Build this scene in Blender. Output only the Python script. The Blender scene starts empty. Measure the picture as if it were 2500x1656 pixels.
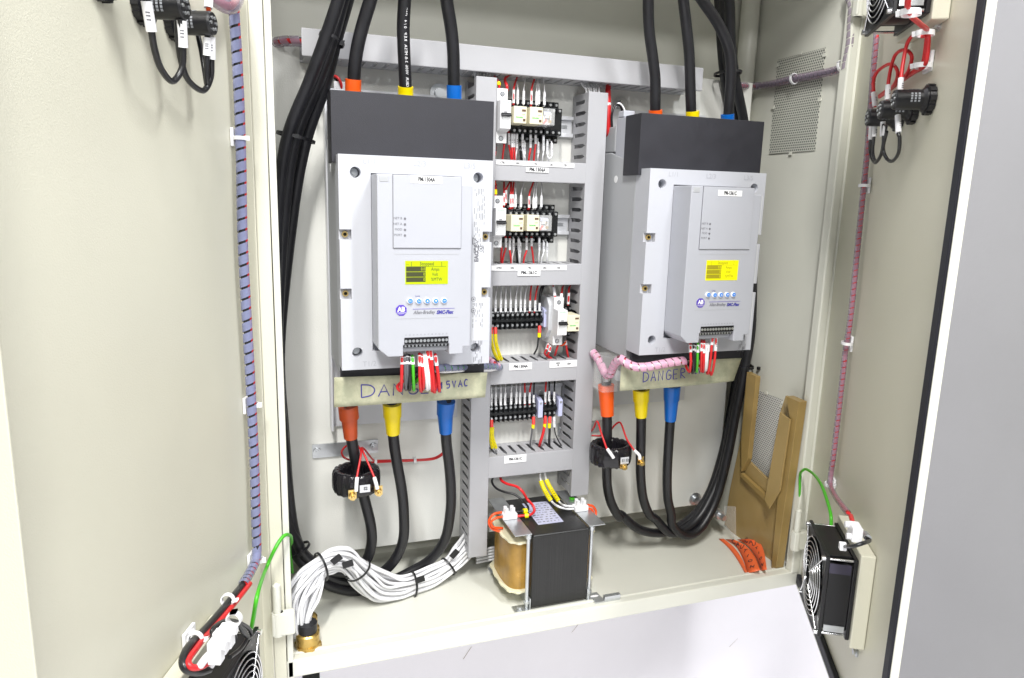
import bpy, math, random
from mathutils import Vector, Matrix
random.seed(7)
S = bpy.context.scene
COL = S.collection
# ------------------------------------------------------------------ camera
def U3(v): return Vector(v).normalized()
CX, CY = 1250.0, 828.0
FL = 1742.262
AX = Vector((0.94422845, -0.0377391, 0.32712137))      # world X seen in the camera (right, down, forward)
AY = Vector((-0.32819897, -0.18869741, 0.9255694))
AZ = Vector((0.0267968, -0.98130986, -0.1905594))
CAM = Vector((0, -1.2, 0))
cd = bpy.data.cameras.new('camera'); cam = bpy.data.objects.new('camera', cd); COL.objects.link(cam)
cd.sensor_width = 36; cd.sensor_fit = 'HORIZONTAL'; cd.lens = 36 * FL / 2500
cd.clip_start = .01; cd.clip_end = 60
right = Vector((AX[0], AY[0], AZ[0])); up = -Vector((AX[1], AY[1], AZ[1])); back = -Vector((AX[2], AY[2], AZ[2]))
m = Matrix((right, up, back)).transposed().to_4x4(); m.translation = CAM
cam.matrix_world = m
S.camera = cam
# ------------------------------------------------------------------ light
w = bpy.data.worlds.new('World'); S.world = w; w.use_nodes = True
w.node_tree.nodes['Background'].inputs[0].default_value = (.93, .97, 1.0, 1)
w.node_tree.nodes['Background'].inputs[1].default_value = .30
def area(name, loc, target, sx, sy, power, col):
    l = bpy.data.lights.new(name, 'AREA'); l.shape = 'RECTANGLE'; l.size = sx; l.size_y = sy; l.energy = power; l.color = col
    o = bpy.data.objects.new(name, l); COL.objects.link(o); o.location = loc
    o.rotation_euler = (Vector(target) - Vector(loc)).to_track_quat('-Z', 'Y').to_euler()
    return o
area('ceiling_or_fill_lamp', (-.35, -1.85, 1.90), (.30, -.2, -.5), .16, 1.0, 60, (1, .985, .95))
area('ceiling_or_fill_lamp', (1.00, -1.75, 1.90), (.4, -.2, -.5), .16, 1.0, 33, (.97, .985, 1))
area('ceiling_or_fill_lamp', (.25, -3.4, 1.35), (.3, 0, -.45), 1.2, .3, 22, (1, .99, .97))  # added front fill that brightens the plate under the starters, not a ceiling fixture
S.view_settings.view_transform = 'Standard'; S.view_settings.look = 'None'
S.view_settings.exposure = .54; S.view_settings.gamma = 1
S.render.engine = 'CYCLES'

# ------------------------------------------------------------------ pixel -> place helpers (photo measured at 2500 px)
def FR(x0, y0, s): return lambda x, y: (x0 + x / s, y0 + y / s)
def ray(p):
    v = Vector((p[0] - CX, p[1] - CY, FL)); return Vector((v.dot(AX), v.dot(AY), v.dot(AZ)))
def PY(p, y):
    r = ray(p); return CAM + r * ((y + 1.2) / r.y)
def PX(p, x):
    r = ray(p); return CAM + r * (x / r.x)
def PZ(p, z):
    r = ray(p); return CAM + r * (z / r.z)
def PP(p, p0, n):
    r = ray(p); return CAM + r * ((p0 - CAM).dot(n) / r.dot(n))
DI = FR(0, 0, 2367 / 2500)
HR = Vector((.9515, -.2, 0)); dR = U3((-.513, -.858, 0)); nR = Vector((dR.y, -dR.x, 0))
HL = Vector((-.015, -.2, 0)); dL = U3((-.35, -.937, 0)); nL = Vector((-dL.y, dL.x, 0))
ZV = Vector((0, 0, 1))
def RD(p, w): return PP(p, HR + nR * w, nR)
def LD(p, w): return PP(p, HL + nL * w, nL)
def RL(s, w, z): return HR + dR * s + nR * w + ZV * z
def LL(s, w, z): return HL + dL * s + nL * w + ZV * z

# ------------------------------------------------------------------ materials
def mat(name, col, rough=.5, metal=0, bump=0, bscale=300, var=0, vscale=8, trans=0, ior=1.45, emit=None, es=0, alpha=1, spec=None):
    mt = bpy.data.materials.new(name); mt.use_nodes = True; nt = mt.node_tree; b = nt.nodes['Principled BSDF']
    b.inputs['Base Color'].default_value = (*col, 1); b.inputs['Roughness'].default_value = rough; b.inputs['Metallic'].default_value = metal
    if spec is not None: b.inputs['Specular IOR Level'].default_value = spec
    if trans: b.inputs['Transmission Weight'].default_value = trans; b.inputs['IOR'].default_value = ior
    if alpha < 1: b.inputs['Alpha'].default_value = alpha
    if emit: b.inputs['Emission Color'].default_value = (*emit, 1); b.inputs['Emission Strength'].default_value = es
    tc = nt.nodes.new('ShaderNodeTexCoord')
    if bump:
        n = nt.nodes.new('ShaderNodeTexNoise'); n.inputs['Scale'].default_value = bscale; n.inputs['Detail'].default_value = 3
        bp = nt.nodes.new('ShaderNodeBump'); bp.inputs['Strength'].default_value = bump; bp.inputs['Distance'].default_value = .001
        nt.links.new(tc.outputs['Object'], n.inputs['Vector']); nt.links.new(n.outputs[0], bp.inputs['Height']); nt.links.new(bp.outputs[0], b.inputs['Normal'])
    if var:
        n = nt.nodes.new('ShaderNodeTexNoise'); n.inputs['Scale'].default_value = vscale; n.inputs['Detail'].default_value = 6
        r = nt.nodes.new('ShaderNodeMapRange'); r.inputs['From Min'].default_value = .3; r.inputs['From Max'].default_value = .7
        r.inputs['To Min'].default_value = 1 - var; r.inputs['To Max'].default_value = 1 + var * .4
        mx = nt.nodes.new('ShaderNodeVectorMath'); mx.operation = 'SCALE'; mx.inputs[0].default_value = col
        nt.links.new(tc.outputs['Object'], n.inputs['Vector']); nt.links.new(n.outputs[0], r.inputs['Value'])
        nt.links.new(r.outputs[0], mx.inputs['Scale']); nt.links.new(mx.outputs[0], b.inputs['Base Color'])
        r2 = nt.nodes.new('ShaderNodeMapRange'); r2.inputs['To Min'].default_value = rough * .8; r2.inputs['To Max'].default_value = min(1, rough * 1.25)
        nt.links.new(n.outputs[0], r2.inputs['Value']); nt.links.new(r2.outputs[0], b.inputs['Roughness'])
    return mt
M = {}
M['cream'] = mat('cream_paint', (.64, .625, .515), .36, bump=.22, bscale=650, var=.04, vscale=5)
M['shell'] = mat('enclosure_paint', (.69, .69, .62), .34, bump=.25, bscale=650, var=.05, vscale=6)
M['plate'] = mat('mounting_plate_paint', (.78, .78, .74), .36, bump=.3, bscale=420, var=.03, vscale=7)
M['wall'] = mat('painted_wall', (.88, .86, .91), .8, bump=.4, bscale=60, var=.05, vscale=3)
M['duct'] = mat('grey_pvc', (.385, .385, .405), .42, bump=.08, bscale=500, var=.03, vscale=12)
M['ductslot'] = mat('grey_pvc_side', (.40, .40, .42), .45)
M['white'] = mat('starter_plastic', (.43, .44, .485), .42, bump=.12, bscale=900, var=.02, vscale=14)
M['cover'] = mat('starter_cover', (.51, .52, .565), .45, bump=.15, bscale=900, var=.03, vscale=10)
M['side'] = mat('starter_side', (.42, .43, .45), .5, bump=.1, bscale=900, var=.03)
M['alu'] = mat('aluminium_sheet', (.70, .71, .74), .35, .35, var=.05, vscale=20)
M['blackp'] = mat('black_shield_plastic', (.020, .020, .027), .55, bump=.3, bscale=1200, var=.15, vscale=30, spec=.5)
M['black'] = mat('black_plastic', (.007, .007, .009), .35, bump=.08, bscale=800)
M['blackd'] = mat('black_socket', (.008, .009, .010), .3)
M['cable'] = mat('black_cable', (.009, .009, .012), .40, bump=.15, bscale=250, var=.25, vscale=40)
M['gasket'] = mat('rubber_gasket', (.012, .013, .022), .6)
M['orange'] = mat('orange_sleeve', (.80, .10, .008), .3, var=.08, vscale=60)
M['orangedk'] = mat('dark_orange_sleeve', (.55, .075, .012), .4, var=.12, vscale=60)
M['yellow'] = mat('yellow_sleeve', (.85, .66, .0), .3, var=.05, vscale=60)
M['blue'] = mat('blue_sleeve', (.0, .12, .50), .3, var=.08, vscale=60)
M['red'] = mat('red_insulation', (.62, .018, .022), .35)
M['redbr'] = mat('red_orange_insulation', (.80, .085, .015), .35)
M['whitew'] = mat('white_insulation', (.78, .78, .80), .4)
M['blackw'] = mat('black_insulation', (.013, .013, .015), .3)
M['greyw'] = mat('grey_insulation', (.10, .10, .11), .35)
M['green'] = mat('green_insulation', (.06, .42, .015), .35)
M['sleeve'] = mat('white_marker_sleeve', (.80, .80, .82), .5)
M['marker'] = mat('yellow_marker', (.86, .72, .0), .4)
M['pinkf'] = mat('red_ferrule', (.75, .06, .05), .4)
M['beige'] = mat('beige_relay_plastic', (.72, .68, .50), .4)
M['mcb'] = mat('breaker_plastic', (.76, .76, .77), .35)
M['mcbs'] = mat('breaker_side', (.50, .51, .53), .4, var=.06, vscale=60)
M['steel'] = mat('zinc_steel', (.62, .64, .66), .3, .85, var=.12, vscale=60)
M['chrome'] = mat('chromed_wire', (.82, .83, .85), .18, 1)
M['brass'] = mat('brass', (.62, .42, .13), .28, .9, var=.2, vscale=80)
M['gold'] = mat('brass_screw', (.75, .55, .22), .25, .9)
M['ink'] = mat('black_ink', (.03, .03, .035), .6)
M['inkgrey'] = mat('grey_ink', (.16, .16, .18), .6)
M['emboss'] = mat('embossed_shadow', (.40, .41, .45), .5)
M['inkblue'] = mat('blue_ink', (.05, .045, .30), .6)
M['inkgreen'] = mat('green_print', (.05, .50, .12), .6)
M['purple'] = mat('purple_logo', (.085, .04, .42), .45)
M['tape'] = mat('paper_label', (.85, .85, .86), .5)
M['rating'] = mat('silver_label', (.58, .59, .62), .4)
M['tlabel'] = mat('transformer_label', (.46, .47, .62), .4)
M['btn'] = mat('blue_button', (.06, .25, .75), .35)
M['btnrim'] = mat('white_button_rim', (.78, .80, .86), .35)
M['lcd'] = mat('lcd_backlight', (.36, .44, .0), .3, emit=(.50, .60, 0), es=.25)
M['lcd2'] = mat('bright_lcd_backlight', (.55, .53, .0), .3, emit=(.8, .77, 0), es=.35)
M['lcdbar'] = mat('lcd_bar', (.05, .055, .02), .4)
M['lcdbar2'] = mat('pale_lcd_bar', (.34, .29, .01), .4)
M['core'] = mat('lacquered_core', (.014, .015, .017), .32, bump=.6, bscale=160, var=.2, vscale=20)
def laminated():
    mt = mat('laminated_steel', (.016, .017, .019), .34); nt = mt.node_tree; b = nt.nodes['Principled BSDF']; N = nt.nodes.new
    tc = N('ShaderNodeTexCoord'); mp_ = N('ShaderNodeMapping'); mp_.inputs['Scale'].default_value = (1400, 3, 6); n = N('ShaderNodeTexNoise'); n.inputs['Scale'].default_value = 1; n.inputs['Detail'].default_value = 2
    bp = N('ShaderNodeBump'); bp.inputs['Strength'].default_value = .35; bp.inputs['Distance'].default_value = .0003
    r = N('ShaderNodeMapRange'); r.inputs['From Min'].default_value = .35; r.inputs['From Max'].default_value = .7; r.inputs['To Min'].default_value = .010; r.inputs['To Max'].default_value = .022
    n2 = N('ShaderNodeTexNoise'); n2.inputs['Scale'].default_value = 30; rr = N('ShaderNodeMapRange'); rr.inputs['To Min'].default_value = .2; rr.inputs['To Max'].default_value = .5
    nt.links.new(tc.outputs['Object'], mp_.inputs[0]); nt.links.new(mp_.outputs[0], n.inputs['Vector']); nt.links.new(n.outputs[0], bp.inputs['Height']); nt.links.new(bp.outputs[0], b.inputs['Normal'])
    nt.links.new(n.outputs[0], r.inputs['Value']); nt.links.new(r.outputs[0], b.inputs['Base Color']); nt.links.new(tc.outputs['Object'], n2.inputs['Vector']); nt.links.new(n2.outputs[0], rr.inputs['Value']); nt.links.new(rr.outputs[0], b.inputs['Roughness'])
    return mt
M['core'] = laminated()
M['coil'] = mat('varnished_coil', (.42, .24, .045), .25, var=.35, vscale=30)
M['bobbin'] = mat('cream_bobbin', (.74, .70, .50), .4)
M['nylon'] = mat('white_nylon', (.80, .80, .82), .35)
M['tapeblk'] = mat('glossy_black_tape', (.012, .011, .014), .14, bump=.9, bscale=90)
M['clear'] = mat('clear_plastic', (.92, .93, .93), .06, alpha=.28)
M['sheetclr'] = mat('clear_film', (.95, .95, .95), .1, alpha=.16)
M['amber'] = mat('amber_acrylic', (.47, .33, .13), .18, alpha=.74, var=.1, vscale=8)
M['amberd'] = mat('brown_acrylic_edge', (.34, .23, .08), .3, var=.2, vscale=18)
M['caution'] = mat('orange_caution_tape', (.85, .15, .045), .4)
M['redind'] = mat('red_flag', (.8, .05, .03), .4)
M['wrapv'] = mat('violet_spiral_wrap', (.24, .26, .42), .22, alpha=.80)
M['wrapp'] = mat('pink_spiral_wrap', (.80, .44, .60), .2, alpha=.82)
M['wrapd'] = mat('dull_spiral_wrap', (.32, .26, .34), .25, alpha=.6)
M['dark'] = mat('dark_void', (.01, .011, .01), .9)

def mottled(name, c1, c2, scale, rough=.6, lo=.4, hi=.62):
    mt = mat(name, c1, rough); nt = mt.node_tree; b = nt.nodes['Principled BSDF']
    tc = nt.nodes.new('ShaderNodeTexCoord'); n = nt.nodes.new('ShaderNodeTexNoise'); n.inputs['Scale'].default_value = scale; n.inputs['Detail'].default_value = 8; n.inputs['Roughness'].default_value = .7
    r = nt.nodes.new('ShaderNodeMapRange'); r.inputs['From Min'].default_value = lo; r.inputs['From Max'].default_value = hi
    mx = nt.nodes.new('ShaderNodeMix'); mx.data_type = 'RGBA'; mx.inputs['A'].default_value = (*c1, 1); mx.inputs['B'].default_value = (*c2, 1)
    nt.links.new(tc.outputs['Object'], n.inputs['Vector']); nt.links.new(n.outputs[0], r.inputs['Value']); nt.links.new(r.outputs[0], mx.inputs['Factor']); nt.links.new(mx.outputs['Result'], b.inputs['Base Color'])
    return mt
M['card'] = mottled('insulating_card', (.52, .51, .36), (.36, .37, .26), 28)
def holes(name, base, hole, pitch):
    """perforated sheet: staggered round holes"""
    mt = mat(name, base, .4, .2); nt = mt.node_tree; b = nt.nodes['Principled BSDF']; N = nt.nodes.new; Lk = nt.links.new
    tc = N('ShaderNodeTexCoord'); sp = N('ShaderNodeSeparateXYZ'); Lk(tc.outputs['Object'], sp.inputs[0])
    def mth(op, a, bb=None):
        x = N('ShaderNodeMath'); x.operation = op
        for i, q in enumerate((a, bb)):
            if q is None: continue
            if isinstance(q, (int, float)): x.inputs[i].default_value = q
            else: Lk(q, x.inputs[i])
        return x.outputs[0]
    u = mth('DIVIDE', sp.outputs[1], pitch); v = mth('DIVIDE', sp.outputs[2], pitch * .866)
    row = mth('FLOOR', v); off = mth('MULTIPLY', mth('MODULO', mth('ABSOLUTE', row), 2), .5)
    fu = mth('SUBTRACT', mth('FRACT', mth('ADD', u, off)), .5); fv = mth('MULTIPLY', mth('SUBTRACT', mth('FRACT', v), .5), .866)
    d = mth('SQRT', mth('ADD', mth('MULTIPLY', fu, fu), mth('MULTIPLY', fv, fv)))
    k = mth('LESS_THAN', d, .30)
    mx = N('ShaderNodeMix'); mx.data_type = 'RGBA'; mx.inputs['A'].default_value = (*base, 1); mx.inputs['B'].default_value = (*hole, 1)
    Lk(k, mx.inputs['Factor']); Lk(mx.outputs['Result'], b.inputs['Base Color'])
    return mt
M['mesh'] = holes('perforated_sheet', (.62, .62, .56), (.07, .08, .075), .0052)
M['meshlo'] = holes('white_perforated_sheet', (.78, .78, .76), (.15, .16, .16), .0050)

# ------------------------------------------------------------------ mesh builder
class MB:
    def __init__(s): s.v = []; s.f = []; s.sm = []
    def add(s, vs, fs, smooth=False):
        o = len(s.v); s.v += [Vector(q) for q in vs]
        for f in fs: s.f.append([i + o for i in f]); s.sm.append(smooth)
        return s
    def box(s, x0, x1, y0, y1, z0, z1):
        x0, x1 = sorted((x0, x1)); y0, y1 = sorted((y0, y1)); z0, z1 = sorted((z0, z1))
        return s.add([(x0, y0, z0), (x1, y0, z0), (x1, y1, z0), (x0, y1, z0), (x0, y0, z1), (x1, y0, z1), (x1, y1, z1), (x0, y1, z1)],
                     [(0, 3, 2, 1), (4, 5, 6, 7), (0, 1, 5, 4), (1, 2, 6, 5), (2, 3, 7, 6), (3, 0, 4, 7)])
    def obox(s, c, a, b, d):
        """centre and three half-axis vectors"""
        c = Vector(c); a = Vector(a); b = Vector(b); d = Vector(d)
        if a.cross(b).dot(d) < 0: d = -d
        P = [c + a * i + b * j + d * k for k in (-1, 1) for (i, j) in ((-1, -1), (1, -1), (1, 1), (-1, 1))]
        return s.add(P, [(0, 3, 2, 1), (4, 5, 6, 7), (0, 1, 5, 4), (1, 2, 6, 5), (2, 3, 7, 6), (3, 0, 4, 7)])
    def prism(s, poly, ext):
        poly = [Vector(q) for q in poly]; ext = Vector(ext); n = len(poly)
        nn = Vector((0, 0, 0))
        for i in range(n): nn += (poly[i]).cross(poly[(i + 1) % n])
        if nn.dot(ext) > 0: poly = poly[::-1]
        return s.add(poly + [q + ext for q in poly], [tuple(range(n)), tuple(range(2 * n - 1, n - 1, -1))] + [(i, i + n, (i + 1) % n + n, (i + 1) % n) for i in range(n)])
    def cyl(s, p0, p1, r, n=20, r2=None, caps=True):
        p0 = Vector(p0); p1 = Vector(p1); r2 = r if r2 is None else r2
        t = (p1 - p0).normalized(); a = t.orthogonal().normalized(); b = t.cross(a)
        R0 = [p0 + (a * math.cos(2 * math.pi * i / n) + b * math.sin(2 * math.pi * i / n)) * r for i in range(n)]
        R1 = [p1 + (a * math.cos(2 * math.pi * i / n) + b * math.sin(2 * math.pi * i / n)) * r2 for i in range(n)]
        s.add(R0 + R1, [(i, (i + 1) % n, (i + 1) % n + n, i + n) for i in range(n)], True)
        if caps: s.add(R0, [tuple(range(n))[::-1]]); s.add(R1, [tuple(range(n))])
        return s
    def lathe(s, p0, axis, prof, n=24):
        """prof = [(distance along axis, radius)...] with hard steps"""
        p0 = Vector(p0); t = Vector(axis).normalized()
        for (h0, r0), (h1, r1) in zip(prof, prof[1:]):
            s.cyl(p0 + t * h0, p0 + t * (h1 if abs(h1 - h0) > 1e-6 else h0 + 1e-5), r0, n, r1, caps=False)
        a = t.orthogonal().normalized(); b = t.cross(a)
        for k, (h, r) in ((0, prof[0]), (1, prof[-1])):
            if r > 1e-5:
                R = [p0 + t * h + (a * math.cos(2 * math.pi * i / n) + b * math.sin(2 * math.pi * i / n)) * r for i in range(n)]
                s.add(R, [tuple(range(n)) if k else tuple(range(n))[::-1]])
        return s
    def tube(s, pts, r, n=10, caps=True, sub=6, radii=None):
        P = smooth(pts, sub); m_ = len(P)
        rr = [r] * m_ if radii is None else [radii[0] + (radii[1] - radii[0]) * i / (m_ - 1) for i in range(m_)]
        t = (P[1] - P[0]).normalized(); a = t.orthogonal().normalized(); vs = []
        for i, p in enumerate(P):
            t2 = (P[min(i + 1, m_ - 1)] - P[max(i - 1, 0)]).normalized()
            a = (a - t2 * a.dot(t2)).normalized(); b = t2.cross(a)
            vs += [p + (a * math.cos(2 * math.pi * k / n) + b * math.sin(2 * math.pi * k / n)) * rr[i] for k in range(n)]
        s.add(vs, [(i * n + k, i * n + (k + 1) % n, (i + 1) * n + (k + 1) % n, (i + 1) * n + k) for i in range(m_ - 1) for k in range(n)], True)
        if caps: s.add(vs[:n], [tuple(range(n))[::-1]]); s.add(vs[-n:], [tuple(range(n))])
        return s
    def helix(s, pts, r, pitch, width, sub=8, th=.0006, per=14):
        """a flat band wound round the path"""
        P = smooth(pts, sub); L = [0]
        for i in range(1, len(P)): L.append(L[-1] + (P[i] - P[i - 1]).length)
        tot = L[-1]; N = int(tot / pitch * per); t = (P[1] - P[0]).normalized(); a = t.orthogonal().normalized(); vs = []; j = 0; rows = []
        def at(d):
            nonlocal j
            d = max(0, min(tot - 1e-6, d)); i = 0
            lo, hi = 0, len(L) - 1
            while hi - lo > 1:
                md = (lo + hi) // 2
                if L[md] <= d: lo = md
                else: hi = md
            k = (d - L[lo]) / max(1e-9, L[lo + 1] - L[lo]); return P[lo].lerp(P[lo + 1], k), (P[lo + 1] - P[lo]).normalized()
        A = a
        for i in range(N + 1):
            d = tot * i / N; p, tt = at(d); A = (A - tt * A.dot(tt)).normalized(); B = tt.cross(A); th_ = 2 * math.pi * d / pitch
            rd = A * math.cos(th_) + B * math.sin(th_)
            vs += [p + rd * r - tt * width / 2, p + rd * r + tt * width / 2]
        return s.add(vs, [(2 * i, 2 * i + 1, 2 * i + 3, 2 * i + 2) for i in range(N)], True)
    def disc(s, c, nrm, r, n=20, sx=1, sy=1, ang=0):
        c = Vector(c); nrm = Vector(nrm).normalized()
        a = Vector((1, 0, 0)) - nrm * nrm.x
        a.normalize(); b = nrm.cross(a)
        return s.add([c + a * math.cos(2 * math.pi * i / n + ang) * r * sx + b * math.sin(2 * math.pi * i / n + ang) * r * sy for i in range(n)], [tuple(range(n))])
    def text(s, body, size, origin, xa=(1, 0, 0), ya=(0, 0, 1), align='LEFT', sx=1, bold=0, shear=0):
        c = bpy.data.curves.new('t', 'FONT'); c.body = body; c.size = size; c.align_x = align; c.align_y = 'CENTER'; c.resolution_u = 2; c.offset = bold; c.shear = shear
        o = bpy.data.objects.new('t', c); COL.objects.link(o); bpy.context.view_layer.update()
        me = bpy.data.meshes.new_from_object(o.evaluated_get(bpy.context.evaluated_depsgraph_get()))
        xa = Vector(xa).normalized(); ya = Vector(ya).normalized(); og = Vector(origin)
        s.add([og + xa * q.co.x * sx + ya * q.co.y for q in me.vertices], [tuple(p.vertices) for p in me.polygons])
        bpy.data.objects.remove(o); bpy.data.curves.remove(c); bpy.data.meshes.remove(me)
        return s
    def build(s, name, mt, parent=None, loc=None, bevel=0, seg=2):
        me = bpy.data.meshes.new(name)
        if parent is not None: L = WL[parent.name]
        else:
            if loc is None:
                xs = [q.x for q in s.v]; ys = [q.y for q in s.v]; zs = [q.z for q in s.v]
                loc = ((min(xs) + max(xs)) / 2, (min(ys) + max(ys)) / 2, min(zs))
            L = Vector(loc)
        me.from_pydata([tuple(q - L) for q in s.v], [], s.f); me.polygons.foreach_set('use_smooth', s.sm); me.update()
        if isinstance(mt, str): mt = M[mt]
        me.materials.append(mt)
        o = bpy.data.objects.new(name, me); COL.objects.link(o)
        if parent is not None: o.parent = parent; WL[o.name] = L
        else: o.location = L; WL[o.name] = L
        if bevel:
            b = o.modifiers.new('bevel', 'BEVEL'); b.width = bevel; b.segments = seg; b.limit_method = 'ANGLE'; b.harden_normals = False
        return o
WL = {}
def smooth(pts, sub=6):
    pts = [Vector(p) for p in pts]
    if len(pts) < 3 or sub < 2: return pts
    out = []; n = len(pts)
    for i in range(n - 1):
        p0 = pts[max(i - 1, 0)]; p1 = pts[i]; p2 = pts[i + 1]; p3 = pts[min(i + 2, n - 1)]
        if i == 0: p0 = p1 * 2 - p2
        if i == n - 2: p3 = p2 * 2 - p1
        for k in range(sub):
            t = k / sub
            out.append(.5 * ((2 * p1) + (p2 - p0) * t + (2 * p0 - 5 * p1 + 4 * p2 - p3) * t * t + (3 * p1 - 3 * p2 + p3 - p0) * t ** 3))
    out.append(pts[-1]); return out
def thing(name, label, cat, loc, group=None):
    o = bpy.data.objects.new(name, None); COL.objects.link(o); o.location = loc; o.empty_display_size = .02
    WL[o.name] = Vector(loc); tag(o, label, cat, group); return o
def tag(o, label, cat, group=None):
    o['label'] = label; o['category'] = cat
    if group: o['group'] = group
    return o
def struct(o): o['kind'] = 'structure'; return o
def copy_tree(o, delta=None, parent=None):
    c = o.copy(); COL.objects.link(c)
    if parent is not None: c.parent = parent
    if delta is not None: c.location = o.location + Vector(delta)
    WL[c.name] = WL[o.name] + Vector(delta or (0, 0, 0))
    for ch in list(o.children): copy_tree(ch, None, c)
    return c
ORD = ['first', 'second', 'third', 'fourth', 'fifth', 'sixth', 'seventh', 'eighth', 'ninth', 'tenth', 'eleventh', 'twelfth', 'thirteenth', 'fourteenth', 'fifteenth', 'sixteenth', 'seventeenth', 'eighteenth', 'nineteenth', 'twentieth', 'twenty-first', 'twenty-second', 'twenty-third', 'twenty-fourth']
XV = Vector((1, 0, 0)); YV = Vector((0, 1, 0))

# ================================================================== SETTING
b = MB(); b.add([(-4, .115, -1.3), (4, .115, -1.3), (4, .115, 2), (-4, .115, 2)], [(0, 1, 2, 3)]); struct(b.build('wall', 'wall', loc=(0, .115, -1.3)))
b = MB(); b.add([(-4, -4, -1.3), (4, -4, -1.3), (4, .115, -1.3), (-4, .115, -1.3)], [(0, 1, 2, 3)]); struct(b.build('floor', mat('floor_paint', (.85, .84, .84), .6, var=.1), loc=(0, 0, -1.3)))
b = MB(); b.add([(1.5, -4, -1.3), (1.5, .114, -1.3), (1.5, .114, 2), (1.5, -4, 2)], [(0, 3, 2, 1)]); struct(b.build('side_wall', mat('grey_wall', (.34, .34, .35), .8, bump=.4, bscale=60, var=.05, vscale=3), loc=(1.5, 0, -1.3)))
b = MB()
for (x0, y0, x1, y1) in ((1790, 1215, 1786, 1235), (1415, 1520, 1395, 1545), (1480, 1500, 1520, 1505), (1130, 1610, 1150, 1580), (1780, 1580, 1800, 1560)):
    p = PY(DI(x0 * .9468 if x0 > 2000 else x0 * .9468, y0 * .9468), .1145); q = PY(DI(x1 * .9468, y1 * .9468), .1145)
    t = (q - p); b.prism([p, q, q + Vector((.0015, 0, .001)), p + Vector((.002, 0, .001))], (0, -.0003, 0))
struct(b.build('wall_scuff', mat('scuff_mark', (.30, .24, .18), .8)))

# ================================================================== ENCLOSURE
ZF = -.68; ZT = .43; XL = 0.0; XR = .945; YB = .09
enc = thing('electrical_enclosure', 'cream painted steel cabinet with both doors open round all the equipment', 'cabinet', (.47, -.05, ZF))
b = MB().box(XL - .003, XR + .003, YB, YB + .003, ZF, ZT); b.build('back_wall', 'shell', enc)
b = MB().box(XR, XR + .003, -.19, YB, ZF, ZT); b.build('side_wall', 'shell', enc, bevel=.001)
b = MB().box(XL - .006, XL - .003, -.19, YB, ZF, ZT); b.build('side_wall', 'shell', enc)
b = MB().box(XL - .006, XR + .003, -.19, YB + .003, ZT, ZT + .003); b.build('roof_panel', 'shell', enc)
b = MB().box(XL - .003, XR, -.19, YB, ZF - .003, ZF); b.box(XL - .003, XR, -.19, YB, ZF - .025, ZF - .022); b.build('floor_panel', 'shell', enc)
# front frame: bottom lip, right and left posts
b = MB().box(.0125, XR + .014, -.205, -.189, -.7065, -.678); b.box(.0125, XR + .014, -.189, -.181, -.690, -.6765)
fr = b.build('front_frame', 'shell', enc, bevel=.0025, seg=3)
b = MB().box(.0226, .9245, -.205, -.189, .403, ZT + .003); b.build('top_rail', 'shell', enc, bevel=.002)
b = MB().box(.0138, .0226, -.205, -.18, -.7075, ZT); b.build('frame_post', 'shell', enc, bevel=.0015)
b = MB().box(-.0045, .0125, -.208, -.19, -.712, ZT); b.build('frame_post', 'cream', enc, bevel=.0015)
b = MB().box(.925, .943, -.207, -.188, -.680, ZT); b.box(.949, .958, -.211, -.19, -.712, ZT)
b.build('frame_post', 'shell', enc, bevel=.003, seg=3)
# rear corner column on the right
b = MB().cyl((.925, .065, ZF), (.925, .065, ZT), .018, 16); b.build('corner_column', 'shell', enc)
# mounting plate
b = MB().box(.012, .897, -.0, .003, -.62, .232)
mp = b.build('mounting_plate', 'plate', enc, bevel=.001)
def hexbolt(mb, c, nrm, r=.006):
    c = Vector(c); nrm = Vector(nrm).normalized()
    mb.cyl(c, c + nrm * .0012, r * 1.7, 20); mb.cyl(c + nrm * .0012, c + nrm * .006, r, 6); mb.cyl(c + nrm * .006, c + nrm * .007, r * .8, 16)
for p, rr in (((1072, 228), .009), ((1515, 258), .009), ((1697, 1218), .008)):
    b = MB(); hexbolt(b, PY(p, -.002), (0, -1, 0), rr); b.build('plate_bolt', 'steel', mp)
# stud with nuts bottom right
b = MB(); q = PY(FR(1400, 900, 4.304)(1440, 1470), -.01)
b.cyl(q + Vector((0, .03, 0)), q + Vector((0, -.05, 0)), .0055, 14); b.cyl(q + Vector((0, -.012, 0)), q + Vector((0, -.022, 0)), .011, 6); b.cyl(q + Vector((0, -.03, 0)), q + Vector((0, -.036, 0)), .0105, 6); b.cyl(q, q + Vector((0, -.003, 0)), .016, 20)
b.cyl(q + Vector((.022, .02, -.018)), q + Vector((.022, -.02, -.018)), .006, 6)
b.build('earth_stud', 'steel', mp)
# vent grilles on the right wall
V1 = FR(1800, 0, 3.38); V2 = FR(1400, 900, 4.304)
def grille(c4, mt):
    P = [PX(q, XR) for q in c4]; ys = [q.y for q in P]; zs = [q.z for q in P]
    y0 = (P[0].y + P[3].y) / 2; y1 = (P[1].y + P[2].y) / 2; z1 = (P[0].z + P[1].z) / 2; z0 = (P[2].z + P[3].z) / 2
    g = MB().box(XR - .002, XR - .0008, y0, y1, z0, z1); o = g.build('vent_grille', mt, enc)
    t = MB()
    for (yy, zz) in ((y0, z1 - .01), (y1, z1 - .012), ((y0 + y1) / 2, z1 + .002), (y0, (z0 + z1) / 2), (y1, (z0 + z1) / 2), ((y0 + y1) / 2, z0 - .002)):
        t.box(XR - .0035, XR - .0022, yy - .004, yy + .004, zz - .003, zz + .003)
    t.build('weld_tab', 'mesh' if 0 else 'shell', o)
    return y0, y1, z0, z1
g1 = grille((V1(345, 490), V1(735, 400), V1(645, 1240), V1(265, 1275)), 'mesh')
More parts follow.
